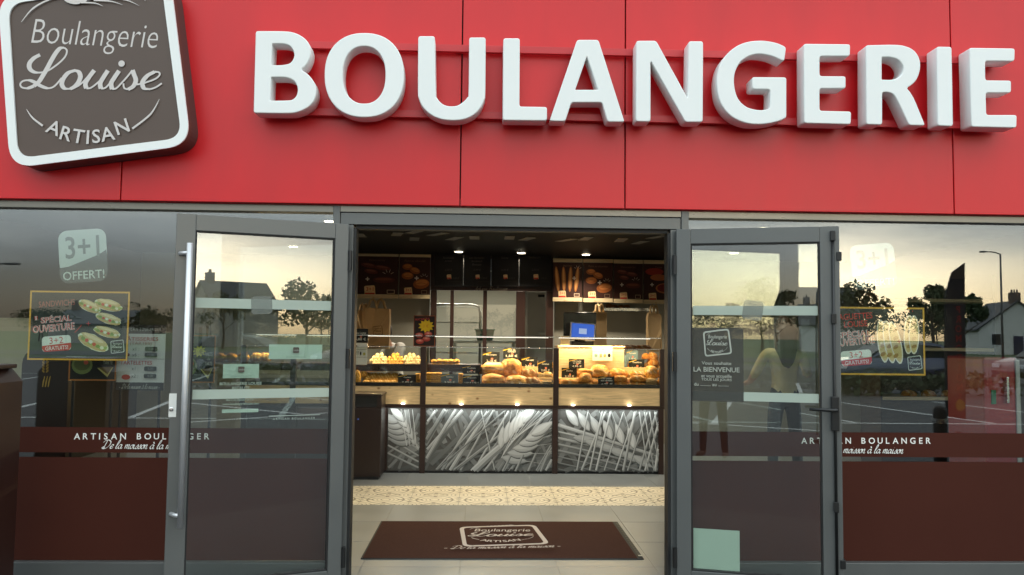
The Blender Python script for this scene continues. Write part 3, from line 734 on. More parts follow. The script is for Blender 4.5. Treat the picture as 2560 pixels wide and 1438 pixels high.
for nm, a, b in (('left', -4.9, mlL), ('right', mrR, 5.6)):
    sill = box('sill_frame', 'aluminium', bld, a, b, -.05, .05, .012, zK, .004)
    box('sill_plate', 'aluminium', bld, a, b, -.10, .05, -.011, .010, .002)
    pane = box('window_pane', 'window_glass', bld, a, b, -.004, .004, zK+.001, zG-.001, 0)
    for z0, z1 in ((zB, zA), (zK+.002, zC)):
        box('brown_film', 'film_brown', pane, a+.002, b-.002, -.0062, -.0045, z0, z1, 0)
    p = wall_print(0, -.0066, 0)
    if nm == 'left': tx0, tx1, ty, sx0, sx1, sy = 182, 527, 1091, 256, 470, 1113
    else: tx0, tx1, ty, sx0, sx1, sy = 2000, 2330, 1102, 2055, 2256, 1124
    A, B = at(tx0, ty, -.006), at(tx1, ty, -.006); h = 15*5.05/FPX
    adv = {'I': .55, ' ': .9, 'O': 1.15, 'N': 1.1, 'A': 1.05, 'G': 1.1}; tot = sum(adv.get(c, .95) for c in 'ARTISAN BOULANGER'); xx = 0
    for ch in 'ARTISAN BOULANGER':
        q_ = adv.get(ch, .95); f_ = (xx+q_/2)/tot; xx += q_
        if ch == ' ': continue
        p.text(ch, A.x+(B.x-A.x)*f_, A.z+(B.z-A.z)*f_, h*(1.04 if ch in 'OGS' else 1), (236, 234, 228), bold=.014); p.build('letter', pane); p = wall_print(0, -.0066, 0)
    A, B = at(sx0, sy, -.006), at(sx1, sy, -.006)
    p.script('De la moisson à la maison', (A.x+B.x)/2, (A.z+B.z)/2, 20*5.05/FPX, (232, 230, 224), w=B.x-A.x, wt=.2)
    p.build('slogan', pane)

# ---- big white letters on two rails
YL = -0.275
def outline(raw, zx, ox, oy):
    return [(ox+p[0]/zx, oy+p[1]/zx)+tuple(p[2:]) for p in raw]
def dense(pts, r=6.0):
    n = len(pts); out = []
    for i in range(n):
        p0, p1, p2, p3 = pts[i-1], pts[i], pts[(i+1) % n], pts[(i+2) % n]
        c1, c2 = len(p1) > 2, len(p2) > 2
        P1, P2 = Vector(p1[:2]), Vector(p2[:2])
        P0 = P1*2-P2 if c1 else Vector(p0[:2]); P3 = P2*2-P1 if c2 else Vector(p3[:2])
        if c1:                                       # rounded corner at p1
            q0, q2 = Vector(p0[:2]), P2
            a = q0-P1; b = q2-P1; rr = min(r, a.length*.4, b.length*.4)
            s, e = P1+a.normalized()*rr, P1+b.normalized()*rr
            for j in range(5):
                t = j/4; out.append(s*(1-t)**2+P1*2*t*(1-t)+e*t*t)
        if c1 and c2: continue
        k = 5
        for j in range(1 if c1 else 0, k):
            t = j/k
            q = 0.5*((2*P1)+(P2-P0)*t+(2*P0-5*P1+4*P2-P3)*t*t+(3*P1-P0-3*P2+P3)*t**3)
            if c1 and (q-P1).length < r: continue
            if c2 and (q-P2).length < r: continue
            out.append(q)
    return out
def ellipse(cx, cy, rx, ry, e=2.25, n=44):
    o = []
    for i in range(n):
        c, s = math.cos(2*math.pi*i/n), math.sin(2*math.pi*i/n)
        o.append((cx+rx*math.copysign(abs(c)**(2/e), c), cy+ry*math.copysign(abs(s)**(2/e), s)))
    return o
Z1, Z2, Z3, Z4 = (5.12, 600, 50), (4.6545, 1030, 60), (5.02, 1550, 70), (4.267, 1960, 80)
LET = [
 ('B', Z1, [(200, 140, 1), (560, 143), (700, 165), (810, 222), (880, 300), (905, 390), (893, 480), (850, 570), (780, 637, 1), (862, 690), (932, 770), (970, 860), (972, 950), (935, 1050), (860, 1122), (740, 1177), (600, 1195), (172, 1190, 1)],
  [[(412, 303, 1), (555, 305), (640, 335), (688, 410), (688, 480), (640, 550), (540, 575), (400, 577, 1)], [(400, 732, 1), (585, 735), (690, 780), (735, 865), (725, 960), (670, 1018), (580, 1030), (385, 1032, 1)]]),
 ('O', Z1, ellipse(1590, 705, 508, 540), [ellipse(1588, 702, 273, 367)]),
 ('U', Z2, [(72, 140, 1), (265, 140, 1), (276, 780), (292, 860), (340, 920), (400, 950), (465, 957), (535, 945), (600, 902), (645, 850), (658, 780), (665, 155, 1), (858, 155, 1), (853, 780), (840, 880), (800, 970), (725, 1052), (615, 1106), (480, 1122), (335, 1106), (212, 1050), (122, 960), (78, 860), (68, 760)], []),
 ('L', Z2, [(1063, 165, 1), (1255, 165, 1), (1250, 960, 1), (1572, 965, 1), (1570, 1125, 1), (1055, 1120, 1)], []),
 ('A', Z2, [(1922, 183, 1), (2170, 183, 1), (2475, 1140, 1), (2275, 1138, 1), (2210, 912, 1), (1855, 912, 1), (1785, 1132, 1), (1600, 1128, 1)], [[(2035, 378, 1), (2165, 765, 1), (1900, 765, 1)]]),
 ('N', Z3, [(205, 160, 1), (455, 158, 1), (850, 880, 1), (862, 165, 1), (1045, 165, 1), (1040, 1180, 1), (820, 1180, 1), (385, 410, 1), (385, 1175, 1), (200, 1172, 1)], []),
 ('G', Z3, [(2088, 240, 1), (1980, 192), (1860, 165), (1740, 158), (1600, 175), (1470, 225), (1350, 320), (1265, 440), (1225, 570), (1215, 690), (1230, 840), (1280, 970), (1370, 1085), (1490, 1160), (1620, 1200), (1750, 1208), (1880, 1195), (1990, 1168), (2090, 1128, 1), (2090, 618, 1), (1658, 615, 1), (1662, 768, 1), (1885, 770, 1), (1882, 1012, 1), (1790, 1030), (1700, 1024), (1590, 990), (1500, 910), (1450, 800), (1432, 660), (1450, 540), (1510, 430), (1600, 362), (1700, 330), (1800, 330), (1920, 358), (2062, 420, 1)], []),
 ('E', Z4, [(212, 125, 1), (708, 130, 1), (705, 258, 1), (382, 258, 1), (382, 470, 1), (660, 472, 1), (660, 602, 1), (382, 602, 1), (382, 840, 1), (718, 848, 1), (715, 985, 1), (215, 972, 1)], []),
 ('R', Z4, [(875, 140, 1), (1180, 135), (1300, 152), (1392, 200), (1445, 285), (1455, 380), (1430, 480), (1380, 550), (1310, 598, 1), (1350, 645), (1400, 735), (1508, 997, 1), (1335, 995, 1), (1215, 740), (1170, 670), (1120, 645), (1050, 640, 1), (1050, 990, 1), (880, 985, 1)], [[(1045, 268, 1), (1140, 270), (1225, 300), (1270, 365), (1265, 430), (1220, 485), (1150, 508), (1045, 508, 1)]]),
 ('I', Z4, [(1630, 155, 1), (1790, 158, 1), (1805, 1005, 1), (1640, 1000, 1)], []),
 ('E', Z4, [(1978, 168, 1), (2465, 175, 1), (2460, 312, 1), (2148, 308, 1), (2150, 515, 1), (2425, 518, 1), (2425, 648, 1), (2155, 648, 1), (2160, 885, 1), (2485, 885, 1), (2482, 1022, 1), (2000, 1012, 1)], []),
]
sg = thing('lettering_sign', 'row of large white raised letters spelling BOULANGERIE on the red fascia', 'sign', (0, FY, zF))
DEP = 0.118
for ch, z, out, holes in LET:
    cu = bpy.data.curves.new('c', 'CURVE'); cu.dimensions = '2D'; cu.fill_mode = 'BOTH'; cu.extrude = DEP/2-.005; cu.bevel_depth = .005; cu.bevel_resolution = 1; cu.offset = -.005
    for poly in [out]+holes:
        q = [at(p.x, p.y, YL) for p in dense(outline(poly, *z), 6.5 if poly is out else 2.0)]
        sp = cu.splines.new('POLY'); sp.points.add(len(q)-1); sp.use_cyclic_u = True
        for i, p in enumerate(q): sp.points[i].co = (p.x, p.z, 0, 1)
    ob = bpy.data.objects.new('c', cu); COL.objects.link(ob)
    me = bpy.data.meshes.new_from_object(ob.evaluated_get(bpy.context.evaluated_depsgraph_get()))
    COL.objects.unlink(ob); bpy.data.objects.remove(ob)
    me.transform(Matrix.Translation((0, YL+DEP/2, 0)) @ Matrix.Rotation(math.pi/2, 4, 'X'))
    me.materials.clear()
    o = link('letter', me, 'letter_white', sg); o['label'] = 'white raised letter '+ch
YB = YL+DEP
for (pa, pb) in (((700, 119), (2540, 152)), ((650, 284), (2540, 314))):
    za = at(*pa, YB+.03).z; zb = at(*pb, YB+.03).z; zz = (za+zb)/2
    box('rail', 'red_trim', sg, at(*pa, YB).x, at(*pb, YB).x-.12, YB+.003, YB+.03, zz-.022, zz+.022, .002)
    for i in range(6):
        x = at(*pa, YB).x+.25+i*.85
        box('bracket', 'red_trim', sg, x-.02, x+.02, YB+.031, FY-.001, zz-.018, zz+.018, .001)

# ---- tilted brown badge sign
YS = -0.27
bs = thing('badge_sign', 'tilted brown rounded badge sign with white rim and Boulangerie Louise lettering', 'sign', (at(240, 200, YS).x, FY, at(240, 420, YS).z))
def pw(px, py, Y): q = at(px, py, Y); return (q.x, q.z)
def zpx(x, y): return (x/2.766, y/2.766)
outer = [pw(x, y, YS) for x, y in round_poly([(-6, -12), (424, -72), (477, 363), (25, 421)], 62, 10)]
inner = [pw(x, y, YS) for x, y in round_poly([(20, 10), (403, -45), (454, 345), (44, 396)], 42, 10)]
cx0 = sum(p[0] for p in outer)/len(outer); cz0 = sum(p[1] for p in outer)/len(outer)
bm = bmesh.new(); prism(bm, outer, YS+.012, YS+.06); link('body', fin(bm), 'sign_brown', bs)
bm = bmesh.new(); prism(bm, [(cx0+(x-cx0)*1.0, cz0+(z-cz0)*1.0) for x, z in outer], YS+.0605, FY-.002); link('light_box', fin(bm), 'sign_box', bs)
bm = bmesh.new(); n = len(outer)
for Y in (YS, YS+.011): 
    ro = [bm.verts.new((x, Y, z)) for x, z in outer]; ri = [bm.verts.new((x, Y, z)) for x, z in inner]
    if Y == YS: r0, i0 = ro, ri
for i in range(n):
    j = (i+1) % n
    bm.faces.new((r0[i], r0[j], i0[j], i0[i])); bm.faces.new((ro[i], ro[j], r0[j], r0[i])); bm.faces.new((i0[i], i0[j], ri[j], ri[i]))
link('rim', fin(bm), 'letter_white', bs)
p = wall_print(0, YS+.0115, 0, .0004); KK = (5.05+YS)/FPX/2.766; wc = (205, 199, 196)
def TS(x, y): return pw(*zpx(x, y), YS)
def tz(body, x, y, h, w=None, rot=0, **kw): q = TS(x, y); p.text(body, q[0], q[1], h*KK, wc, w=w*KK if w else None, rot=rot, **kw)
tz('Boulangerie', 650, 256, 226, 862, rot=R(-1.2), shear=0.16, bold=-.012)
for q in LOUISE: p.stroke([TS(x, -y) for x, y in q], 12*KK, 32*KK, wc, nib=None, k=8)
q = TS(DOT[0], -DOT[1]); p.ell(q[0], q[1], 22*KK, 22*KK, wc)
for ch, (x, y, a) in zip('ARTISAN', [(372, 882, -21), (457, 924, -14), (540, 942, -8), (606, 948, -1), (664, 942, 4), (742, 926, 12), (842, 876, 20)]):
    tz(ch, x, y, 96, rot=R(a), bold=.012)
p.line([TS(*q) for q in [(182, 755), (225, 815), (295, 870)]], [2*KK, 12*KK, 14*KK], wc); p.line([TS(*q) for q in [(1102, 685), (1040, 790), (915, 890)]], [2*KK, 12*KK, 14*KK], wc)
p.line([TS(*q) for q in [(148, 152), (215, 70), (290, 20), (380, -15), (470, -30)]], [3*KK, 12*KK, 10*KK, 6*KK], wc)
for i in range(6): q = TS(500+i*42, 2-i*14); p.ell(q[0], q[1], 62*KK, 26*KK, wc, rot=R(-12))
for a, b in (((560, 18), (715, 45)), ((650, 2), (850, 36)), ((750, -20), (965, 42)), ((850, -60), (1010, 10))):
    p.line([TS(*a), TS((a[0]+b[0])/2+20, (a[1]+b[1])/2-8), TS(*b)], [14*KK, 8*KK, 1*KK], wc)
p.build('lettering', bs)

# ---- litter bin at the left edge
bp = at(28, 1000, -.6)
bn = thing('litter_bin', 'dark brown litter bin with chamfered top standing against the left window', 'bin', (bp.x-.23, -.6, -.012))
x1 = bp.x; zt = at(28, 955, -.6).z
bm = bmesh.new(); prism(bm, [(x1-.46, .03), (x1-.002, .03), (x1, zt), (x1-.06, zt+.07), (x1-.4, zt+.07), (x1-.46, zt)], -.85, -.5); link('body', fin(bm), 'brown_bin', bn)
box('hood', 'brown_bin', bn, x1-.44, x1-.02, -.83, -.52, zt+.071, zt+.095, .01)
box('base', 'gasket', bn, x1-.42, x1-.04, -.82, -.53, -.012, .03, .002)
box('door_panel', 'brown_bin', bn, x1-.42, x1-.04, -.858, -.851, .12, zt-.25, .004)

# ================================================================== glass doors, opened outwards
def make_door(side):
    left = side == 'left'
    H = Vector((xL-.03, -.075, 0)) if left else Vector((xR+.03, -.075, 0))
    ang = R(21.0) if left else -R(15.3)
    fx = 425 if left else 2102
    u = Vector((math.cos(ang), math.sin(ang), 0)); s = -1 if left else 1
    # leaf width so that its free edge stands where the photograph shows it
    d = ray(fx, 1000)
    best = min((abs((H+u*s*w_-CAM).x/(H+u*s*w_-CAM).y-d.x/d.y), w_) for w_ in [i*.002+.85 for i in range(140)])[1]
    wdt = best
    lab = ('open glazed door leaf with long steel pull bar, hinged on the left jamb' if left else 'open glazed door leaf with black lever handle and bolt rod, hinged on the right jamb')
    t = thing('glass_door', lab, 'door', H, ang)
    def lb(name, m, par, x0, x1, y0, y1, z0, z1, bev=.003):
        bm = bmesh.new(); bx(bm, x0, x1, y0, y1, z0, z1, bev); return link(name, fin(bm), m, par, local=True)
    z0, z1 = .012, zO-.006
    sh, sf = (.092, .104) if left else (.098, .110)      # hinge stile, free stile
    rt, rb = .093, .075
    a, b = s*.012, s*wdt
    lb('stile', 'aluminium', t, a, s*sh, -.028, .028, z0, z1); lb('stile', 'aluminium', t, b-s*sf, b, -.028, .028, z0, z1)
    xa, xb = s*sh+s*.0005, b-s*sf-s*.0005
    lb('top_rail', 'aluminium', t, xa, xb, -.027, .027, z1-rt, z1); lb('bottom_rail', 'aluminium', t, xa, xb, -.027, .027, z0, z0+rb)
    g0, g1 = z0+rb, z1-rt
    for x0_, x1_, y0_, y1_ in ((xa, xa+s*.008, g0, g1), (xb-s*.008, xb, g0, g1)): lb('glazing_bead', 'gasket', t, x0_, x1_, -.02, .02, y0_, y1_, .001)
    for zz0, zz1 in ((g0+.0005, g0+.008), (g1-.008, g1-.0005)): lb('glazing_bead', 'gasket', t, xa+s*.0085, xb-s*.0085, -.02, .02, zz0, zz1, .001)
    pane = lb('pane', 'door_glass', t, xa+s*.009, xb-s*.009, -.004, .004, g0+.0085, g1-.0085, 0)
    x_lo, x_hi = sorted((xa+s*.012, xb-s*.012))
    for zz0, zz1 in ((1.640, 1.697), (1.118, 1.172)): lb('frosted_strip', 'frosted_strip', pane, x_lo, x_hi, -.0058, -.0045, zz0, zz1, 0)
    def du(px, py):                                       # photo pixel -> door coordinates
        d = ray(px, py); n = Vector((u.y, -u.x, 0)); tt = (H-CAM).dot(n)/d.dot(n); q = CAM+d*tt-H
        return q.dot(u), q.z
    for hz in (.16, 1.35, 1.95):                          # hinges
        bm = bmesh.new(); lathe(bm, [(.013, -.06), (.013, .06)], 10, (0, -.03, hz)); link('hinge', fin(bm), 'black_metal', t, local=True)
    def P(yo=-.0062): return Print((0, yo, 0), (1, 0, 0), (0, 0, 1), .0002)
    if left:
        hx = du(464, 900)[0]; ht, hb_ = du(470, 612)[1], du(450, 1310)[1]
        bm = bmesh.new(); tube(bm, [(hx, -.10, hb_), (hx, -.10, ht)], .0165, 16); hd = link('pull_handle', fin(bm), 'steel_satin', t, local=True, smooth=True)
        for zz in (du(468, 636)[1], du(450, 1281)[1]):
            bm = bmesh.new(); tube(bm, [(hx-.05, -.026, zz), (hx-.03, -.07, zz), (hx, -.10, zz)], .012, 10); link('mount', fin(bm), 'steel_satin', hd, local=True, smooth=True)
        (ax, az), (cx, cz) = du(419, 1042), du(442, 983)
        lp = lb('lock_plate', 'paper_white', t, ax+.004, cx, -.032, -.0285, az, cz, .002)
        bm = bmesh.new(); lathe(bm, [(.012, 0), (.012, .006), (.006, .008)], 12); bm.transform(Matrix.Translation(((ax+cx)/2-.005, -.032, (az+cz)/2-.02)) @ Matrix.Rotation(math.pi/2, 4, 'X')); link('cylinder', fin(bm), 'steel', lp, local=True)
        # paper notices taped inside the glass
        for k, (x0, y0, x1, y1) in enumerate(((672, 862, 806, 898), (557, 910, 648, 946), (555, 1022, 646, 1033))):
            (ax, az), (cx, cz) = du(x0, y1), du(x1, y0)
            nt_ = lb('notice', 'paper_green', pane, ax, cx, .0046, .0056, az, cz, 0)
            p = Print((0, -.0062, 0), (1, 0, 0), (0, 0, 1), .0002)
            if k < 2:
                p.rrect((ax+cx)/2, az+(cz-az)*.62, .035, .034, .006, (74, 66, 58)); p.text('BOULANGERIE LOUISE', (ax+cx)/2, az+(cz-az)*.15, .008, (120, 140, 124))
                p.text('Louise', (ax+cx)/2, az+(cz-az)*.62, .011, (150, 160, 150), shear=.3)
                link('notice_print', p.mesh(), 'print', pane, local=True)
        p = P()
        for body, x, y, h in (('BOULANGERIE LOUISE', 602, 959, 7), ('RECRUTE', 602, 970, 7), ('Merci de déposer un CV', 600, 1000, 6), ('www.boulangerielouise.com', 602, 1010, 7)):
            q = du(x, y); p.text(body, q[0], q[1], h*4.7/FPX, (150, 166, 150), bold=.005)
        q0, q1 = du(672, 1041), du(800, 1039); p.rect(q0[0], q0[1], q1[0], q0[1]+.004, (150, 160, 150))
        q = du(735, 1046); p.text('ARTISAN BOULANGER', q[0], q[1], .012, (150, 160, 150), spacing=1.5)
        link('lettering', p.mesh(), 'print', pane, local=True)
        (ax, az), (cx, cz) = du(627, 785), du(681, 742)
        p = P(-.0064); p.rrect((ax+cx)/2, (az+cz)/2, cx-ax, cz-az, .02, (118, 128, 116), rot=R(3)); link('badge_sticker', p.mesh(), 'grey_vinyl', pane, local=True)
    else:
        rx = du(2083, 900)[0]
        bm = bmesh.new(); tube(bm, [(rx, -.042, .05), (rx, -.042, z1-.03)], .0085, 10); rod = link('bolt_rod', fin(bm), 'black_metal', t, local=True, smooth=True)
        for zz in (z1-.06, 1.62, .52):
            lb('rod_guide', 'black_metal', rod, rx-.014, rx+.014, -.056, -.0285, zz-.03, zz+.03, .003)
        q0, q1 = du(2070, 1075), du(2090, 990)
        pl = lb('handle_plate', 'black_metal', t, rx-.022, rx+.022, -.062, -.0287, q0[1], q1[1], .005)
        hz = du(2050, 1022)[1]
        bm = bmesh.new(); tube(bm, [(rx, -.06, hz), (rx, -.095, hz), (rx-.02, -.10, hz), (rx-.15, -.10, hz+.004)], [.011, .011, .011, .009], 10); link('lever_handle', fin(bm), 'black_metal', pl, local=True, smooth=True)
        for zz in (du(2098, 642)[1], du(2100, 1408)[1]): lb('latch_clip', 'black_metal', t, b-s*.018, b+s*.012, -.036, .02, zz-.026, zz+.026, .004)
        # smoked welcome panel with white lettering
        (ax, az), (cx, cz) = du(1728, 1002), du(1858, 820)
        wp = lb('welcome_panel', 'smoked_vinyl', pane, ax, cx, -.0066, -.0059, az, cz, 0)
        lc = (168, 172, 162); m_ = (ax+cx)/2
        p = Print((0, -.0068, 0), (1, 0, 0), (0, 0, 1), .0002)
        q = du(1792, 858); p.logo(q[0], q[1], .168, lc, fat=1.2)
        for body, x, y, h, w in (('Vous souhaite', 1791, 908, 8, 72), ('LA BIENVENUE', 1791, 924, 12, 112), ('et vous accueille', 1791, 940, 8, 74), ('TOUS LES JOURS', 1791, 950, 8, 74), ('du .......... au ..........', 1778, 961, 8, 84)):
            q = du(x, y); p.text(body, q[0], q[1], h*4.9/FPX, lc, w=w*4.9/FPX, bold=.006)
        link('lettering', p.mesh(), 'print', pane, local=True)
        (ax, az), (cx, cz) = du(1718, 1421), du(1849, 1328)
        lb('notice', 'paper_green', pane, max(ax, x_lo), cx, .0046, .0056, max(az, g0+.01), cz, 0)
        (ax, az), (cx, cz) = du(1857, 800), du(1907, 752)
        p = P(-.0064); p.rrect((ax+cx)/2, (az+cz)/2, cx-ax, cz-az, .02, (150, 158, 140), rot=R(-8)); link('badge_sticker', p.mesh(), 'grey_vinyl', pane, local=True)
    return t
make_door('left'); make_door('right')

# ================================================================== posters and stickers behind the windows
OR_, WH, DK, RD = (226, 170, 62), (226, 232, 222), (34, 40, 38), (196, 50, 42)
def frame_px(x0, y0, x1, y1, Y):
    a, b = at(x0, y1, Y), at(x1, y0, Y); c, d = at(x0, y0, Y), at(x1, y1, Y)
    return (a.x+c.x)/2, (a.z+d.z)/2, (b.x+d.x)/2, (c.z+b.z)/2
def baguette_pic(p, cx, cy, w, h, tilt=0.0, c=(206, 184, 120), c2=(164, 128, 66)):
    p.ell(cx, cy, w*.5, h*.5, (228, 224, 200), rot=tilt)
    p.ell(cx, cy, w*.40, h*.46, c, rot=tilt)
    for i in range(4):
        yy = cy+(i-1.5)*h*.2; p.ell(cx+(-(i-1.5)*h*.2)*math.tan(tilt)*0, yy, w*.26, h*.045, c2, rot=tilt+R(28), n=10)
def sandwich_pic(p, cx, cy, w, h, rot):
    c, q = math.cos(rot), math.sin(rot); rn = random.Random(int(cx*9999+cy*777))
    def lump(ox, oy, rx, ry, col, wob):
        n = 22; p.poly([(cx+(ox+(rx*math.cos(2*math.pi*i/n))*(1+rn.uniform(-wob, wob)))*c-(oy+ry*math.sin(2*math.pi*i/n)*(1+rn.uniform(-wob, wob)))*q, cy+(ox+rx*math.cos(2*math.pi*i/n))*q+(oy+ry*math.sin(2*math.pi*i/n)*(1+rn.uniform(-wob, wob)))*c) for i in range(n)], col)
    lump(0, 0, w*.5, h*.48, (222, 228, 198), .07); lump(0, -h*.1, w*.47, h*.34, (196, 170, 104), .05); lump(0, -h*.02, w*.46, h*.22, (150, 176, 84), .22); lump(0, h*.2, w*.44, h*.26, (206, 186, 128), .06); lump(-w*.04, h*.27, w*.34, h*.12, (226, 212, 164), .1)
    for i, col in enumerate([(120, 150, 60), (206, 78, 50), (230, 232, 210), (206, 78, 50), (120, 150, 60), (226, 226, 190)]):
        d = (i-2.5)*w*.13; lump(d, -h*.06+rn.uniform(-.05, .05)*h, w*.06, h*.12, col, .2)
def badge(p, cx, cy, w, c=(200, 206, 196), f=(44, 44, 42)): p.logo(cx, cy, w, c, face_c=f, fat=1.5)
def promo_tag(p, cx, cy, w, h, a, b, rot=R(5)):
    p.rrect(cx, cy, w, h, h*.22, (224, 232, 220), rot); 
    lo = [q for q in rrect_pts(cx, cy, w, h, h*.22, rot)]
    p.poly([(cx+(x*math.cos(rot)-y*math.sin(rot)), cy+(x*math.sin(rot)+y*math.cos(rot))) for x, y in [(-w/2, -h*.1), (w/2, -h*.02), (w/2, -h*.3), (w*.42, -h/2), (-w*.42, -h/2), (-w/2, -h*.3)]], RD)
    p.text(a, cx-h*.02, cy+h*.2, h*.42, (196, 60, 46), rot=rot); p.text(b, cx+h*.03, cy-h*.29, h*.26, (240, 230, 225), rot=rot, w=w*.78, bold=.01)

YP = .022
def window_poster(label, px, kind):
    x0, z0, x1, z1 = frame_px(*px, YP)
    t = thing('window_poster', label, 'poster', ((x0+x1)/2, YP, z0))
    box('board', 'black_board', t, x0, x1, YP, YP+.004, z0, z1, 0)
    w, h = x1-x0, z1-z0; p = Print((x0, YP-.0004, z0), XU, ZU, .00015)
    p.rect(.002, .002, w-.002, h-.002, DK); p.frame(0, 0, w, h, w*.017, OR_)
    if kind == 'sandwich':
        p.text('SANDWICHS', w*.27, h*.82, h*.085, (168, 92, 80), rot=R(5), w=w*.36)
        for i, (b, x, y, hh, ww) in enumerate((('"', .07, .60, .06, .03), ('SPÉCIAL', .27, .60, .11, .31), ('OUVERTURE', .25, .465, .11, .42))):
            p.text(b, w*x, h*y, h*hh, (232, 220, 214), rot=R(6), w=w*ww, bold=.045); p.text(b, w*x, h*y, h*hh*.92, RD, rot=R(6), w=w*ww, bold=-.004)
        promo_tag(p, w*.285, h*.24, w*.29, h*.22, '3+2', 'GRATUITS!')
        sandwich_pic(p, w*.60, h*.78, w*.24, h*.16, R(-24)); sandwich_pic(p, w*.79, h*.80, w*.28, h*.17, R(-14)); sandwich_pic(p, w*.80, h*.60, w*.27, h*.15, R(-18))
        p.text('+', w*.60, h*.53, h*.06, RD); sandwich_pic(p, w*.79, h*.41, w*.28, h*.15, R(-16)); sandwich_pic(p, w*.655, h*.265, w*.33, h*.21, R(-26))
        for k in range(3): p.line([(w*(.47+k*.02), h*(.40+k*.03)), (w*(.49+k*.022), h*(.43+k*.04))], [h*.012, h*.012], RD, k=2)
        badge(p, w*.90, h*.20, w*.14); p.text('www.boulangerielouise.com', w*.5, h*.055, h*.022, (150, 160, 155))
    else:
        p.text('BAGUETTES', w*.28, h*.86, h*.09, RD, rot=R(4), w=w*.38, bold=.01); p.text('LOUISE', w*.30, h*.75, h*.09, RD, rot=R(4), w=w*.24, bold=.01)
        for b, y, ww in (('SPÉCIAL', .61, .34), ('OUVERTURE', .49, .42)):
            p.text(b, w*.28, h*y, h*.115, (232, 224, 218), rot=R(6), w=w*ww, bold=.045); p.text(b, w*.28, h*y, h*.105, (190, 60, 50), rot=R(6), w=w*ww, bold=-.004)
        promo_tag(p, w*.30, h*.25, w*.31, h*.22, '3+2', 'GRATUITS!')
        for i in range(3): baguette_pic(p, w*(.57+i*.065), h*(.50-i*.01), w*.115, h*.64, R(6+i*3))
        p.text('+', w*.735, h*.5, h*.06, RD)
        for i in range(2): baguette_pic(p, w*(.835+i*.05), h*(.60), w*.11, h*.58, R(-3+i*2))
        for k in range(4): p.line([(w*(.77+k*.035), h*(.91+.008*k)), (w*(.755+k*.04), h*(.955))], [h*.012, h*.012], RD, k=2)
        badge(p, w*.885, h*.18, w*.15)
    p.build('printed_picture', t, 'print_gloss')
window_poster('orange framed sandwich poster reading Spécial Ouverture behind the left window', (72, 728, 322, 901), 'sandwich')
window_poster('orange framed baguette poster reading Spécial Ouverture behind the right window', (2066, 768, 2312, 938), 'baguette')
def offer_sticker(label, px):
    x0, z0, x1, z1 = frame_px(*px, .0055); w, h = x1-x0, z1-z0
    t = thing('offer_sticker', label, 'sticker', ((x0+x1)/2, .0055, z0))
    cx, cz, rot = (x0+x1)/2, (z0+z1)/2, R(5)
    p = wall_print(0, .0056, 0, .0001); p.rrect(cx, cz, w*.93, h, h*.17, (120, 128, 122), rot); p.build('backing', t, 'grey_vinyl')
    p = wall_print(0, .0053, 0, .0001)
    top = rrect_pts(0, h*.14, w*.93, h*.72, h*.17); top = [(x, z if z > -h*.1 else -h*.2+.32*h*((x/w)+.5)**2*1.0) for x, z in top]
    p.poly([(cx+x*math.cos(rot)-z*math.sin(rot), cz+x*math.sin(rot)+z*math.cos(rot)) for x, z in top], (196, 214, 202)); p.build('white_field', t, 'white_vinyl_thin')
    p = wall_print(0, .0050, 0, .0001); g = (112, 120, 114)
    p.text('3+1', cx-w*.02, cz+h*.17, h*.42, g, rot=rot, w=w*.66, bold=.012); p.text('OFFERT!', cx+w*.03, cz-h*.36, h*.16, (206, 218, 208), rot=rot, w=w*.80, bold=.006)
    p.build('lettering', t)
offer_sticker('white 3+1 offert sticker above the sandwich poster', (143, 574, 272, 706))
offer_sticker('white 3+1 offert sticker above the baguette poster', (2124, 610, 2243, 722))

# ================================================================== shop interior: shell
ZC = 2.6
def shell(name, m, x0, x1, y0, y1, z0, z1):
    o = box(name, m, None, x0, x1, y0, y1, z0, z1, 0); o['kind'] = 'structure'; return o
ceil_ = shell('ceiling', 'ceiling_black', -4.88, 5.58, .3, 9.88, ZC, ZC+.1)
shell('wall_left', 'wall_dark', -4.88, -4.78, .3, 9.88, -.01, ZC-.001); shell('wall_right', 'wall_dark', 5.48, 5.58, .3, 9.88, -.01, ZC-.001)
shell('wall_back', 'wall_beige', -4.77, 5.47, 9.75, 9.85, -.01, ZC-.001)
floor = thing('shop_floor', None, None, (0, 0, -.012), kind='structure')
sub = box('subfloor', 'grout', floor, -4.77, 5.47, .06, 9.74, -.05, -.0035, 0)
PT = .634
pb0, pb1 = fl(1250, 1263).y, 0
pb1 = pb0+2*.443
def tile_mesh(w, d, m):
    bm = bmesh.new(); bx(bm, -w/2, w/2, -d/2, d/2, -.02, 0, .0015); me = fin(bm); me.materials.append(M[m]); return me
tgm = tile_mesh(PT-.005, PT-.005, 'tile_grey'); tcut = {}
def put_tile(x, y0, y1, w=PT, m='tile_grey', nm='floor_tile'):
    key = (round(y1-y0, 3), w, m)
    if key not in tcut: tcut[key] = tile_mesh(w-.005, (y1-y0)-.005, m)
    o = bpy.data.objects.new(nm, tcut[key]); COL.objects.link(o); o.parent = floor; o.location = (x, (y0+y1)/2, .012)
rows = []
y = pb0
while y > .06: rows.append((max(.062, y-PT), y)); y -= PT
y = pb1
while y < 5.2: rows.append((y, y+PT)); y += PT
for y0, y1 in rows:
    for k in range(-6, 8): put_tile(-.13+PT/2+k*PT, y0, y1)
for j in range(2):
    for k in range(-8, 11): put_tile(.02+k*.443, pb0+j*.443, pb0+(j+1)*.443, .443, 'pattern_tile', 'pattern_tile')
box('rear_floor', 'tile_grey', floor, -4.77, 5.47, rows[-1][1]+.002, 9.74, -.0034, -.001, 0)

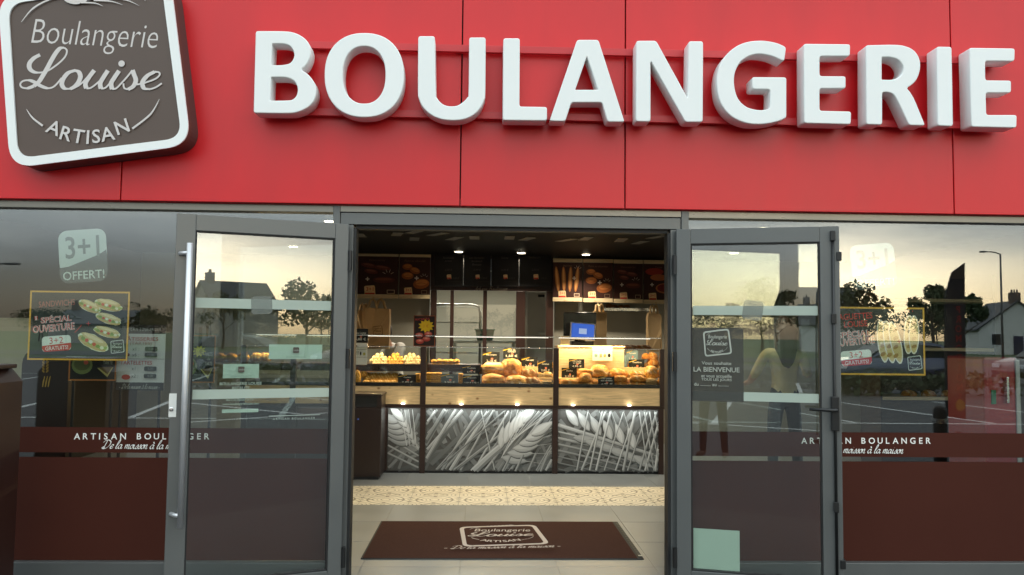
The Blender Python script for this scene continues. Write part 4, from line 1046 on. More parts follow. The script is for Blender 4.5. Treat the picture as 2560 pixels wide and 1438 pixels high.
# ---- entrance mat
c0, c1, c2, c3 = fl(954, 1300, .01), fl(1535, 1305, .01), fl(1600, 1397, .01), fl(902, 1394, .01)
mx0, mx1, my0, my1 = (c0.x+c3.x)/2, (c1.x+c2.x)/2, (c2.y+c3.y)/2, (c0.y+c1.y)/2
mt = thing('entrance_mat', 'dark brown entrance mat with white badge and slogan on the tiled floor', 'mat', ((mx0+mx1)/2, (my0+my1)/2, 0))
box('carpet', 'mat_brown', mt, mx0+.012, mx1-.012, my0+.012, my1-.012, .0015, .010, .002)
bm = bmesh.new()
for a in ((mx0, mx0+.011, my0, my1), (mx1-.011, mx1+.03, my0, my1), (mx0+.0115, mx1-.0115, my0, my0+.011), (mx0+.0115, mx1-.0115, my1-.011, my1)): bx(bm, *a, .001, .007, .001)
link('edging', fin(bm), 'rubber', mt)
p = Print((0, 0, .0102), (1, 0, 0), (0, 1, 0), .0004); mc = (205, 192, 184)
q = fl(1252, 1339, .01); a, b = fl(1148, 1340, .01), fl(1364, 1340, .01)
p.logo(q.x, q.y, (b.x-a.x)*1.0, mc, fat=1.3)
q = fl(1256, 1375, .01); a, b = fl(1108, 1375, .01), fl(1398, 1376, .01); p.script('- De la moisson à la maison -', q.x, q.y, .085, (180, 164, 156), w=b.x-a.x, wt=.24)
p.build('printed_badge', mt)
p = Print((0, 0, .0075), (1, 0, 0), (0, 1, 0), .0003)
for i in range(18): p.rect(mx1+.004, my0+.1+i*.052, mx1+.024, my0+.13+i*.052, (74, 76, 70))
p.rect(mx1+.002, my0+.04, mx1+.028, my0+.07, (190, 190, 180)); p.build('care_label', mt)

# ================================================================== display counter
Yc = fl(1250, 1184).y
def cz(py, Y=None): return at(1280, py, Yc if Y is None else Y).z
def cx_(px, Y=None): return at(px, 1010, Yc if Y is None else Y).x
Yw = Yc-.08
zW0, zW1 = cz(1178), cz(1023)
zL0, zL1 = cz(1021, Yw), cz(1013, Yw)
zT0, zT1 = cz(968, Yw), cz(959, Yw)
zS, zS2 = cz(842, Yw), cz(870, Yw)
posts = [cx_(735), cx_(1058), cx_(1388), cx_(1652)]
XE = posts[3]+.03; ends = [-2.6]+posts
dc = thing('display_counter', 'long bakery display counter with pine band, wheat photo panels and glass shelves', 'counter', (0, Yc, 0))
box('plinth', 'gasket', dc, -2.6, XE, Yc+.02, Yc+.9, 0.0, zW0-.001, 0)
box('carcass', 'brown_post', dc, -2.6, XE, Yc+.03, Yc+.9, zW0, zT0-.001, 0)
box('ledge', 'brown_post', dc, -2.6, XE, Yw-.01, Yc+.02, zL0, zL1, .004)
box('tray_edge', 'tray_black', dc, -2.6, XE, Yw-.005, Yw+.03, zT0+.001, zT1, .003)
box('deck', 'tray_black', dc, -2.6, XE, Yw+.031, Yc+.9, zT0+.001, zT1-.012, 0)
def wheat(p, w, h, kind, seed):
    rnd = random.Random(seed)
    def G(g): return (int(g), int(g+2), int(g))
    p.rect(0, 0, w, h, (88, 87, 84))
    def clipline(x0, y0, x1, y1, wa, wb, c, bow=0.0):
        pts = []
        for i in range(41):                           # clip the stalk to the panel
            t = i/40; x, y = x0+(x1-x0)*t, y0+(y1-y0)*t+bow*math.sin(math.pi*t)
            if .003 < x < w-.003 and .003 < y < h-.003: pts.append((x, y, wa+(wb-wa)*t))
        if len(pts) < 3: return
        p.line([(a, b) for a, b, _ in pts], [pts[0][2], pts[-1][2]], c, k=1)
    def stalk(x0, y0, x1, y1, wd, g, bow=0.0):        # dark flank, body, pale ridge
        clipline(x0+wd*.35, y0-wd*.35, x1+wd*.35, y1-wd*.35, wd*1.15, wd*1.1, G(g*.74), bow)
        clipline(x0, y0, x1, y1, wd, wd*.9, G(g), bow); clipline(x0-wd*.2, y0+wd*.2, x1-wd*.2, y1+wd*.2, wd*.3, wd*.25, G(min(235, g*1.14)), bow)
    def blade(cx, cy, L, B, rot, g):
        for sc, gg, dx, dy in ((1.06, g*.6, .006, -.008), (1.0, g*.9, 0, 0), (.84, g, -.003, .004), (.5, min(232, g*1.1), -.006, .008)):
            n = 12; P = []
            for s in (1, -1):
                for i in range(n+1):
                    t = i/n if s == 1 else 1-i/n
                    P.append(((t-.35)*(1 if sc > .6 else .9), s*sc*B/L*math.sin(math.pi*t)**.8*(1-.35*t)))
            c_, q = math.cos(rot), math.sin(rot)
            p.poly([(min(max(cx+dx+(x*c_-y*q)*L, .003), w-.003), min(max(cy+dy+(x*q+y*c_)*L, .003), h-.003)) for x, y in P], G(gg))
        c_, q = math.cos(rot), math.sin(rot)
        clipline(cx+.6*L*c_, cy+.6*L*q, cx+1.5*L*c_, cy+1.5*L*q, .006, .002, G(min(225, g*1.05)))
    for _ in range(int(48*w)+6):                      # out of focus stalks far behind
        x = rnd.uniform(-.3, w); a = R(rnd.choice([rnd.uniform(40, 70), rnd.uniform(100, 140), rnd.uniform(10, 30)])); g = rnd.uniform(92, 140)
        clipline(x, rnd.uniform(-.2, .3), x+math.cos(a)*1.3, math.sin(a)*1.3, rnd.uniform(.02, .06), rnd.uniform(.02, .06), G(g))
    if kind == 'left':
        for i in range(int(15*w)):
            x = -.55+(w+.5)*rnd.random()**1.3; a = R(rnd.uniform(47, 62))
            stalk(x, -.05, x+math.cos(a)*1.3, math.sin(a)*1.3, rnd.uniform(.012, .034), rnd.uniform(130, 190), rnd.uniform(-.02, .03))
        for i in range(5): stalk(rnd.uniform(0, w*.6), -.02, rnd.uniform(w*.3, w*.9), h*1.05, .012, rnd.uniform(120, 170))
        stalk(w*.34, -.04, w*.72, h*.62, .05, 178, .02)
        for i in range(6):
            t = i/5; bx0, by0 = w*(.62+.20*t), h*(.34+.40*t)
            blade(bx0-.03, by0+.10, .25, .055, R(84-5*i), 178+4*i)
        for i in range(6):
            t = i/5; bx0, by0 = w*(.60+.22*t), h*(.20+.46*t)
            blade(bx0+.10, by0+.0, .28, .062, R(-8+8*i), 164+4*i)
        for i in range(7): clipline(w*.60+.02*i, h*(.22+.05*i), w*(.78+.04*i), h*1.0, .007, .004, G(205))
        for i in range(4): stalk(w*(.60+.10*i), -.02, w*(.67+.10*i), h*(.26+.02*i), .016, 160)
    elif kind == 'corner':
        for i in range(5): stalk(w*1.1, h*(.02+.09*i), -.05, h*(.32+.13*i), rnd.uniform(.01, .02), rnd.uniform(130, 180))
        stalk(w*1.1, h*.28, w*.1, h*.88, .045, 170)
        for i in range(5): blade(w*(.50-.1*i), h*(.46+.09*i), .24, .055, R(172-3*i), 150+6*i)
        for i in range(5): blade(w*(.78-.11*i), h*(.52+.09*i), .24, .05, R(112+5*i), 168+5*i)
        for i in range(4): clipline(w*(.9-.1*i), h*.4, w*(.75-.12*i), h*1.0, .007, .004, G(200))
    else:
        for i in range(7): stalk(-.05, h*(.66-.10*i), w*1.02, h*(.24-.10*i), rnd.uniform(.012, .03), 168-9*i, .01)
        stalk(-.05, h*.78, w*.95, h*.28, .035, 165)
        for i in range(6):
            t = i/5; bx0, by0 = w*(.14+.58*t), h*(.70-.34*t)
            blade(bx0+.02, by0+.09, .24, .056, R(126-4*i), 170+3*i)
        for i in range(6):
            t = i/5; bx0, by0 = w*(.16+.58*t), h*(.58-.34*t)
            blade(bx0+.08, by0-.03, .25, .055, R(-4-5*i), 152+3*i)
        for i in range(11):
            x0 = w*(.16+.078*i)
            stalk(x0+rnd.uniform(-.03, .03), -.02, x0+.17+rnd.uniform(-.05, .12), h*1.05, rnd.uniform(.009, .022), rnd.uniform(165, 200))
        for i in range(4): stalk(w*(.80+.05*i), h*1.05, w*(.9+.06*i), -.02, .011, 172)
secs = list(zip(ends, ends[1:]))
kinds = ['right', 'left', 'left', 'right', 'left', 'right', 'left']
for i, (a, b) in enumerate(secs):
    parts = [(a, b, kinds[i])]
    if i == 1: xc = cx_(970); parts = [(a, xc, 'right'), (xc, b, 'corner')]
    for k, (pa, pb, kd) in enumerate(parts):
        x0, x1 = pa+.03, pb-.03
        if i == 1: x0, x1 = (pa+.03, pb-.002) if k == 0 else (pa+.004, pb-.03)
        if i == 0 or (i == 1 and k == 0): box('front_panel', 'machine_dark', dc, x0, x1, Yc, Yc+.02, zW0, zW1, .002); continue
        wp = box('wheat_panel', 'door_white', dc, x0, x1, Yc, Yc+.02, zW0, zW1, 0)
        p = Print((x0, Yc-.0004, zW0), XU, ZU, .00012); wheat(p, x1-x0, zW1-zW0, kd, 40+i*3+k); p.build('printed_wheat', wp)
    box('pine_panel', 'pine', dc, a+.03, b-.03, Yw, Yw+.02, zL1+.001, zT0-.0005, .001)
    box('front_glass', 'clear_glass', dc, a+.03, b-.03, Yw+.008, Yw+.013, zT1+.0005, zS2-.006, 0)
    box('glass_shelf', 'shop_glass', dc, a+.03, b-.03, Yw+.01, Yw+.48, zS2-.005, zS2+.003, 0)
    box('glass_top', 'shop_glass', dc, a+.01, b-.01, Yw+.01, Yw+.36, zS-.005, zS+.005, 0)
    box('glass_edge', 'steel', dc, a+.03, b-.03, Yw+.004, Yw+.0095, zS2-.003, zS2+.002, 0)
    box('glass_edge', 'steel', dc, a+.02, b-.02, Yw+.004, Yw+.0095, zS-.004, zS+.003, 0)
for x in posts+[-2.57]:
    box('post', 'brown_post', dc, x-.029, x+.029, Yw-.012, Yw+.05, zL1-.001, zS2+.002, .003)
    box('post', 'brown_post', dc, x-.029, x+.029, Yc-.02, Yc+.028, 0.001, zL0-.001, .003)
# upper shelf of the left sections and stepped decks of the right ones
zU1, zU0 = cz(913, Yc+.12), cz(931, Yc+.12)
for a, b in ((ends[0]+.03, ends[1]-.03), (ends[1]+.03, ends[2]-.03), (ends[2]+.03, cx_(1200))):
    box('upper_shelf', 'brown_post', dc, a, b, Yc+.12, Yc+.5, zU0, zU1, .003)
zR = [zT1-.011, cz(944, Yc+.14), cz(916, Yc+.34)]
for a, b in ((cx_(1206), ends[3]-.031), (ends[3]+.031, ends[4]-.031)):
    box('step', 'pine', dc, a, b, Yc+.10, Yc+.30, zR[0], zR[1], 0); box('step', 'pine', dc, a, b, Yc+.301, Yc+.55, zR[0], zR[2], 0)

def spot(parent, loc, energy, size, blend, col, radius=.03, tgt=None):
    ld = bpy.data.lights.new('lamp', 'SPOT'); ld.energy = energy; ld.spot_size = R(size); ld.spot_blend = blend; ld.color = col; ld.shadow_soft_size = radius
    o = bpy.data.objects.new('lamp', ld); COL.objects.link(o); o.location = loc
    if tgt is not None: o.rotation_euler = (Vector(loc)-Vector(tgt)).to_track_quat('Z', 'Y').to_euler()
    return o
def area(loc, sx, sy, energy, col, rot=(0, 0, 0)):
    ld = bpy.data.lights.new('lamp', 'AREA'); ld.shape = 'RECTANGLE'; ld.size = sx; ld.size_y = sy; ld.energy = energy; ld.color = col
    o = bpy.data.objects.new('lamp', ld); COL.objects.link(o); o.location = loc; o.rotation_euler = rot; return o
WARM, WARM2, NEUT = (1.0, .70, .36), (1.0, .88, .70), (1.0, .95, .86)
# small spots under the pine band
for px in (1008, 1153, 1293, 1432, 1572):
    x = at(px, 1016, Yw).x
    bm = bmesh.new(); lathe(bm, [(.020, 0), (.020, -.006), (.012, -.010)], 12, (x, Yw-.03, zL1+.012)); led = link('led_spot', fin(bm), 'led_glow', dc)
    spot(dc, (x, Yw-.06, zL0-.004), 0.35, 150, .9, (1.0, .95, .86), .03, (x, Yc+.02, .1))
# lamps and glowing strips added under the top glass to light the bread
for a, b in secs[:6]:
    box('fill_line', 'fill_glow', dc, a+.06, b-.06, Yw+.352, Yw+.366, zS-.011, zS-.0065, 0)
    area(((a+b)/2, Yw+.30, zS-.025), b-a-.12, .05, 15*(b-a), WARM, (R(-18), 0, 0))
    if a > ends[0]+.1: area(((a+b)/2, Yw+.012, zL0-.004), b-a-.1, .03, 1.35*(b-a), (.94, 1.0, .97), (R(6), 0, 0))  # strip lamp added under the ledge to brighten the wheat panels

# ---- bread
def ball(nu, nv):
    bm = bmesh.new(); bmesh.ops.create_uvsphere(bm, u_segments=nu, v_segments=nv, radius=.5); return bm
def loaf_mesh(kind, m, seed):
    """unit loaf: 1 wide (x), 1 deep (y), 1 tall (z from 0)"""
    rnd = random.Random(seed); off = Vector((seed*3.1, seed*1.7, seed*.9))
    if kind == 'croissant':
        bm = bmesh.new(); pts = []; rad = []
        for i in range(15):
            t = i/14; a = R(200*t-10); e = math.sin(math.pi*t)
            pts.append((math.cos(a)*.38, math.sin(a)*.34-.1, .3+.02*e)); rad.append(.05+.24*e**.8*(1+.12*math.cos(t*44)))
        tube(bm, pts, rad, 12)
        sc = (1.0, 1.0, 1.0)
    elif kind == 'stack':
        bm = bmesh.new()
        for i in range(5):
            z = i*.2
            bx(bm, -.5+rnd.uniform(0, .03), .5-rnd.uniform(0, .03), -.5, .5, z+.01, z+.19, .06)
    else:
        bm = ball(28, 16)
    ex = {'boule': 2.2, 'batard': 2.1, 'log': 3.0, 'flat': 2.6, 'roll': 2.1, 'eclair': 2.6}.get(kind, 2)
    lay = bm.verts.layers.float.new('score')
    for v in bm.verts:
        if kind in ('boule', 'batard', 'log', 'flat', 'roll', 'eclair'):
            c = v.co*2; l = (abs(c.x)**ex+abs(c.y)**ex+abs(c.z)**ex)**(1/ex); c = c/max(l, 1e-6)
            n = mnoise.noise(c*1.6+off)*.14+mnoise.noise(c*4+off)*.06
            c = c*(1+n*(.6 if kind in ('roll', 'eclair') else 1.0))
            s = 0.0
            if c.z > -.2:
                if kind in ('batard', 'log'):
                    k = math.sin((c.x*1.0+c.y*.45)*9.0); s = max(0, (k-.55)/.45)
                elif kind == 'boule':
                    s = max(0, 1-abs(mnoise.noise(c*1.9+off*2))/.09)*.9
                elif kind == 'flat': s = max(0, math.sin(c.z*9))*.5
            c = c*(1-.055*s); v[lay] = s
            if c.z < -.45: c.z = -.45-(-.45-c.z)*.15
            v.co = Vector((c.x*.5, c.y*.5, c.z*.5))
    zmin = min(v.co.z for v in bm.verts); zmax = max(v.co.z for v in bm.verts)
    for v in bm.verts: v.co.z = (v.co.z-zmin)/(zmax-zmin)
    me = fin(bm); me.materials.append(M[m])
    for pl in me.polygons: pl.use_smooth = True
    return me
LM = {}
def bread(px0, py0, px1, py1, kind, m, row, label, group=None, nm='loaf', rz=0.0, Y=None, deep=None):
    Yr = (Yc+(.03, .17, .36)[row]) if Y is None else Y
    a, b = at(px0, py1, Yr), at(px1, py0, Yr); w, h = b.x-a.x, b.z-a.z
    dpt = deep if deep else {'boule': w*.9, 'batard': w*.6, 'log': w*.6, 'flat': w*.8, 'roll': w, 'eclair': w*1.6, 'croissant': w*.8, 'stack': w*.8}[kind]
    var = random.randint(0, 2); key = (kind, m, var)
    if key not in LM: LM[key] = loaf_mesh(kind, m, var+len(kind)*3)
    o = bpy.data.objects.new(nm, LM[key]); COL.objects.link(o)
    o.location = ((a.x+b.x)/2, Yr+dpt*.25, a.z); o.scale = (w, dpt, h); o.rotation_euler = (0, 0, rz)
    tag(o, label, {'loaf': 'bread', 'bread_roll': 'bread roll', 'pastry': 'pastry', 'croissant': 'croissant'}.get(nm, 'bread'), group); return o
# big loaves: middle section
bread(1203, 934, 1262, 963, 'flat', 'crust_gold', 0, 'golden flat loaf at the bottom of the two beside the price cards')
bread(1199, 906, 1266, 937, 'flat', 'crust_flour', 1, 'floury flat loaf with a dark side, topmost beside the price cards')
bread(1250, 896, 1308, 946, 'boule', 'crust_gold', 1, 'tallest round golden loaf in the middle of the counter')
bread(1264, 938, 1322, 964, 'boule', 'crust_flour', 0, 'low floury round loaf under the tallest golden loaf')
bread(1303, 922, 1347, 945, 'batard', 'crust_brown', 1, 'brown oval loaf with pale slashes, upper of the two')
bread(1308, 943, 1352, 964, 'batard', 'crust_brown', 0, 'brown oval loaf with pale slashes, lower of the two')
bread(1343, 933, 1382, 952, 'log', 'crust_seed', 1, 'upper seeded loaf against the brown post')
bread(1352, 952, 1383, 965, 'log', 'crust_seed', 0, 'lower seeded loaf against the brown post')
# right section
RB = [(1399, 947, 1448, 966, 'log', 'crust_gold', 0, 'long ridged golden loaf lying behind the glass by the post'),
 (1444, 921, 1480, 940, 'flat', 'crust_gold', 1, 'flat golden loaf behind the knobbly round one'),
 (1447, 932, 1481, 958, 'boule', 'crust_gold', 0, 'knobbly round golden loaf left of the standing price card'),
 (1462, 955, 1484, 967, 'roll', 'crust_flour', 0, 'small pale bun before the knobbly round loaf'),
 (1480, 949, 1497, 966, 'roll', 'crust_gold', 0, 'small golden bun touching the standing price card'),
 (1476, 912, 1523, 943, 'boule', 'crust_flour', 1, 'floury cracked round loaf above the standing price card'),
 (1521, 921, 1573, 946, 'batard', 'crust_gold', 1, 'largest oval golden loaf below the blue grey card'),
 (1531, 939, 1570, 956, 'log', 'crust_gold', 0, 'golden log loaf in the middle of its stack of three'),
 (1536, 953, 1571, 968, 'log', 'crust_gold', 0, 'golden log loaf at the foot of its stack of three'),
 (1574, 927, 1612, 944, 'batard', 'crust_flour', 1, 'floury oval loaf topmost of the ridged stack'),
 (1574, 938, 1617, 956, 'batard', 'crust_gold', 0, 'golden oval loaf in the middle of the ridged stack'),
 (1574, 953, 1617, 969, 'batard', 'crust_gold', 0, 'golden oval loaf at the foot of the ridged stack'),
 (1612, 914, 1647, 948, 'boule', 'crust_flour', 1, 'cracked floury round loaf at the right end'),
 (1613, 945, 1646, 969, 'boule', 'crust_seed', 0, 'seed covered round loaf at the right end'),
 (1619, 898, 1648, 915, 'log', 'crust_gold', 2, 'golden roll loaf under the slanted loaf'),
 (1605, 883, 1627, 899, 'roll', 'crust_gold', 2, 'small golden bun left of the slanted loaf'),
 (1620, 880, 1647, 903, 'batard', 'crust_gold', 2, 'slanted golden loaf crowning the right end'),
 (1640, 924, 1662, 942, 'log', 'crust_gold', 1, 'golden loaf half hidden by the right jamb'),
 (1645, 942, 1664, 960, 'roll', 'crust_gold', 0, 'small golden bun half hidden by the right jamb')]
for r_ in RB: bread(*r_)
# smaller breads packed in between and behind
FG = ['golden country bread packed between the larger loaves', 'floury bread packed between the larger loaves', 'dark crusted bread packed between the larger loaves']
rb_ = random.Random(77)
for x0_, x1_ in ((1210, 1372), (1402, 1640)):
    xx = x0_
    while xx < x1_:
        for row, yb, hh in ((2, 921, 15), (1, 944, 15), (0, 965, 13)):
            k = rb_.randint(0, 2); wd = rb_.uniform(20, 32); hh2 = hh*rb_.uniform(.85, 1.3)
            if row == 2 and 1396 < xx < 1560: continue
            bread(xx, yb-hh2, xx+wd, yb, rb_.choice(['batard', 'boule', 'roll', 'log']), ('crust_gold', 'crust_flour', 'crust_brown')[k], row, FG[k], 'small breads packed between the loaves', rz=rb_.uniform(-.5, .5), Y=Yc+(.10, .24, .42)[row])
        xx += 21
# heaps of rolls on the upper left shelf
for hx, m, lb_ in ((949, 'crust_white', 'pale round roll in the left white heap on the upper shelf'), (989, 'crust_butter', 'golden round roll in the middle heap on the upper shelf'), (1030, 'crust_white', 'pale round roll in the white heap beside the brown post')):
    gp = {949: 'pale rolls of the left white heap', 989: 'golden rolls of the middle heap', 1030: 'pale rolls of the heap beside the post'}[hx]
    for lv, cnt in enumerate((4, 5, 4, 2)):
        for k in range(cnt):
            x = hx+(k-(cnt-1)/2)*9.4+random.uniform(-1.2, 1.2); yb = 914.5-lv*7.4+random.uniform(-.8, .8)
            bread(x-5.4, yb-10, x+5.4, yb, 'roll', m, 0, lb_, gp, 'bread_roll', Y=Yc+.18+.035*lv)
for i in range(5):
    for j in range(2):
        bread(1078+i*14, 906-j*8, 1093+i*14, 914.5-j*8, 'eclair', 'crust_butter', 0, 'small golden pastry in the neat rows behind the glass', 'small golden pastries in rows', 'pastry', Y=Yc+.2)
for i in range(5):
    for j in range(4):
        bread(906+i*17+(j%2)*4, 950-j*6, 926+i*17+(j%2)*4, 960.5-j*6, 'batard', 'crust_butter', 0, 'small glazed brown pastry on the lower left tray', 'glazed pastries on the lower left tray', 'pastry', Y=Yc+.03+j*.05)
bread(882, 925, 902, 959, 'boule', 'crust_butter', 0, 'knobbly golden brioche at the left end of the lower tray', None, 'pastry', Y=Yc+.05)
bread(898, 926, 918, 945, 'boule', 'crust_butter', 0, 'smaller golden brioche leaning behind the knobbly one', None, 'pastry', Y=Yc+.12)
bread(1038, 934, 1051, 961, 'stack', 'crust_butter', 0, 'stack of thin yellow biscuits left of the brown post', None, 'pastry', deep=.15)
bread(1066, 932, 1104, 961, 'stack', 'crust_butter', 0, 'stack of thin yellow biscuits right of the brown post', None, 'pastry', deep=.2)
bread(1146, 934, 1158, 961, 'stack', 'crust_flour', 0, 'narrow stack of pale biscuits between two price cards', None, 'pastry', deep=.15)
# seen through the open doors
for k, px in enumerate((552, 580, 609, 640, 662)):
    bread(px-16, 882, px+16, 905, 'croissant' if k < 3 else 'batard', 'crust_butter', 0, 'golden croissant or brioche in the row seen through the left door', 'pastries seen through the left door', 'croissant', Y=Yc+.2, rz=R(160))
box('pastry_shelf', 'tray_black', dc, at(530, 905, Yc+.2).x, at(690, 905, Yc+.2).x, Yc+.121, Yc+.45, zU1+.001, at(600, 906, Yc+.2).z, 0)
for k, px in enumerate((2275, 2325, 2375, 2425)):
    bread(px-19, 975, px+19, 996.5, 'batard', 'crust_gold', 1, 'golden loaf on the pine rack behind the right window', 'loaves on the pine rack', Y=2.3)

# ---- price cards
def card(px, rows_, label, Y, col=(26, 28, 28), tape=True, tilt=0.0):
    x0, z0, x1, z1 = frame_px(*px, Y)
    t = thing('price_card', label, 'price card', ((x0+x1)/2, Y, z0))
    w, h = x1-x0, z1-z0
    box('card', 'black_board', t, x0, x1, Y, Y+.003, z0, z1, 0)
    p = Print((x0, Y-.0003, z0), XU, ZU, .0002); p.rect(.001, .001, w-.001, h-.001, col)
    for i, (b, y, hh, ww) in enumerate(rows_): p.text(b, w*.52, h*y, h*hh, (214, 212, 202), w=min(w*ww, w*.9), bold=.012)
    p.rrect(w*.55, h*.42, w*.13, h*.16, h*.04, (206, 120, 96))
    if tape: p.poly([(0, h*.72), (w*.5, h*.93), (w*.5, h*1.0), (0, h*.8)], (196, 160, 60))
    p.build('chalk_print', t)
f = Yc+.0
CARDS = [((995, 937, 1040, 960), (('2,40 €', .2, .22, .6), ('Cookies', .72, .14, .4)), 'black price card reading 2,40 € on the lower left tray', f-.01),
 ((1101, 935, 1146, 961), (('3,50 €', .2, .22, .6), ('Sablés', .72, .14, .4)), 'grey price card reading 3,50 € among the biscuits', f-.01),
 ((1157, 939, 1201, 962), (('1,80 € 2,20 €', .2, .2, .8), ('Financiers', .76, .14, .5)), 'black price card reading 1,80 € beside the flat loaves', f-.01),
 ((1156, 915, 1198, 935), (('2,90 €', .25, .22, .5), ('Tuiles', .74, .16, .5)), 'black price card above the one reading 1,80 €', Yc+.1),
 ((1207, 880, 1249, 910), (('Pain complet', .75, .15, .6), ('2,10 €', .25, .2, .6)), 'dim price card behind the flat loaves', Yc+.36),
 ((1258, 870, 1299, 897), (('Pain de', .82, .16, .45), ('Campagne', .64, .16, .5), ('1,50 €', .25, .24, .7)), 'black price card reading Pain de Campagne above the tallest loaf', Yc+.34),
 ((1304, 893, 1344, 922), (('Pain noir', .75, .15, .5), ('2,60 €', .25, .2, .6)), 'black price card above the slashed oval loaves', Yc+.32),
 ((1345, 902, 1381, 934), (('Graines', .75, .13, .5), ('2,80 €', .25, .18, .6)), 'black price card above the seeded loaves', Yc+.30),
 ((1422, 898, 1461, 921), (('Pain Louise', .80, .17, .55), ('au levain', .60, .16, .5), ('4,95 €', .22, .24, .6)), 'black price card reading 4,95 € on the pine cabinet', Yc+.28),
 ((1404, 920, 1442, 948), (('Bûche', .75, .14, .4), ('2,30 €', .25, .2, .6)), 'dark slate price card behind the long ridged loaf', Yc+.2),
 ((1495, 941, 1536, 968), (('Pain Louise', .82, .16, .6), ('aux céréales', .62, .15, .7), ('4,75 €', .24, .24, .7)), 'black price card reading 4,75 € standing before the loaves', f-.03),
 ((1527, 888, 1566, 920), (('Nouveau', .3, .16, .6),), 'blue grey price card with painted reflection above the largest oval loaf', Yc+.33),
 ((1566, 876, 1595, 904), (('Sarrasin', .75, .14, .6), ('3,10 €', .25, .2, .6)), 'black price card at the back beside the blue grey one', Yc+.4),
 ((1572, 899, 1611, 927), (('Tradition', .75, .14, .6), ('1,05 €', .25, .2, .6)), 'black price card above the ridged stack', Yc+.34),
 ((1649, 897, 1666, 924), (('1,20 €', .4, .2, .8),), 'black price card beside the right jamb', Yc+.1)]
for c in CARDS: card(c[0], c[1], c[2], c[3], col=(104, 128, 140) if 'blue' in c[2] else ((84, 92, 94) if 'grey price' in c[2] else (24, 25, 25)))  # bluish reflection is painted into the blue grey card's colour
def sheet_card(name, label, cat, px, Y, draw, m='paper_white', thick=.004):
    x0, z0, x1, z1 = frame_px(*px, Y)
    t = thing(name, label, cat, ((x0+x1)/2, Y, z0)); box('sheet', m, t, x0, x1, Y, Y+thick, z0, z1, 0)
    p = Print((x0, Y-.0003, z0), XU, ZU, .0002); draw(p, x1-x0, z1-z0); p.build('printed_picture', t); return t
def info(p, w, h):
    p.rect(w*.1, h*.80, w*.25, h*.9, (90, 80, 70)); p.rect(0, h*.70, w, h*.715, (120, 110, 96)); p.rect(0, h*.34, w, h*.355, (120, 110, 96))
    for i in range(3): p.rect(w*.12, h*(.60-.06*i), w*.4, h*(.625-.06*i), (150, 150, 140))
    p.ell(w*.52, h*.52, w*.06, h*.09, (40, 36, 32)); p.ell(w*.78, h*.5, w*.1, h*.07, (190, 180, 90))
def info2(p, w, h):
    p.rect(w*.48, h*.82, w*.58, h*.92, (120, 112, 100)); p.rect(0, h*.64, w, h*.66, (110, 100, 90))
    p.ell(w*.18, h*.38, w*.08, h*.12, (120, 150, 140)); p.rect(w*.36, h*.24, w*.48, h*.5, (220, 150, 110)); p.ell(w*.62, h*.38, w*.07, h*.12, (170, 150, 90)); p.ell(w*.84, h*.4, w*.07, h*.15, (36, 32, 30))
sheet_card('allergen_sheet', 'white information sheet on the counter by the left jamb', 'notice', (884, 858, 918, 912), Yc+.1, info)
sheet_card('allergen_sheet', 'white information card pinned to the pine cabinet', 'notice', (1481, 868, 1531, 902), Yc+.27, info2)
card((881, 822, 920, 857), (('Pain Louise', .7, .14, .7), ('5,00 €', .25, .22, .7)), 'black price card reading 5,00 € by the left jamb', Yc+.1, tape=False)
def macaron(p, w, h):
    p.rect(0, 0, w, h, (44, 32, 32)); p.frame(0, 0, w, h, w*.03, (150, 80, 50)); p.text('MACARONS', w*.4, h*.88, h*.08, (196, 70, 66), w=w*.66, rot=R(4), bold=.01)
    p.star(w*.58, h*.66, w*.38, w*.26, 11, (232, 196, 40)); p.text('1 €', w*.58, h*.66, h*.1, (210, 130, 30))
    for x, y in ((.27, .36), (.68, .40), (.30, .16), (.60, .24)): p.ell(w*x, h*y, w*.19, h*.085, (168, 64, 58)); p.ell(w*x, h*(y+.02), w*.15, h*.045, (206, 112, 102)); p.ell(w*x, h*(y+.03), w*.06, h*.018, (230, 170, 160))
sheet_card('standing_poster', 'small dark macaron poster with a yellow starburst standing on the glass shelf', 'poster', (1034, 789, 1088, 866), Yw+.2, macaron, 'black_board')

# ---- pine cabinet with the till
Yk = Yc+.30
x0, z0, x1, z1 = frame_px(1396, 868, 1560, 930, Yk)
pc = thing('pine_cabinet', 'pale pine cabinet behind the bread carrying the till', 'cabinet', ((x0+x1)/2, Yk, z0))
box('carcass', 'pine_pale', pc, x0, x1, Yk, Yk+.4, z0, z1, .003); box('top', 'pine_pale', pc, x0-.01, x1+.01, Yk-.01, Yk+.42, z1+.001, z1+.015, .003)
ztop = z1+.0155
tl = thing('till_screen', 'customer till screen glowing blue in a white frame on the pine cabinet', 'till', (at(1457, 850, Yk+.1).x, Yk+.1, ztop))
a = at(1457, 828, Yk+.08)
T = Matrix.Translation((a.x, Yk+.08, a.z)) @ Matrix.Rotation(R(-14), 4, 'X') @ Matrix.Rotation(R(4), 4, 'Y')
def tb(name, m, par, *b, bev=.004): bm = bmesh.new(); bx(bm, *b, bev, T); return link(name, fin(bm), m, par)
tb('bezel', 'letter_side', tl, -.145, .145, 0, .025, -.10, .10); sc_ = tb('screen', 'screen_blue', tl, -.13, .13, -.003, -.0005, -.085, .085, bev=0)
tb('window', 'screen_window', sc_, -.045, .045, -.005, -.0035, -.035, .03, bev=0)
bm = bmesh.new(); bx(bm, a.x-.13, a.x+.13, Yk+.09, Yk+.25, ztop, ztop+.05, .01); bx(bm, a.x-.04, a.x+.04, Yk+.14, Yk+.18, ztop+.05, a.z, .005); link('stand', fin(bm), 'phone_black', tl)
x0, z0, x1, z1 = frame_px(1409, 781, 1491, 850, Yk+.34)
tm = thing('till_monitor', 'black till monitor seen from behind above the blue screen', 'monitor', ((x0+x1)/2, Yk+.34, ztop))
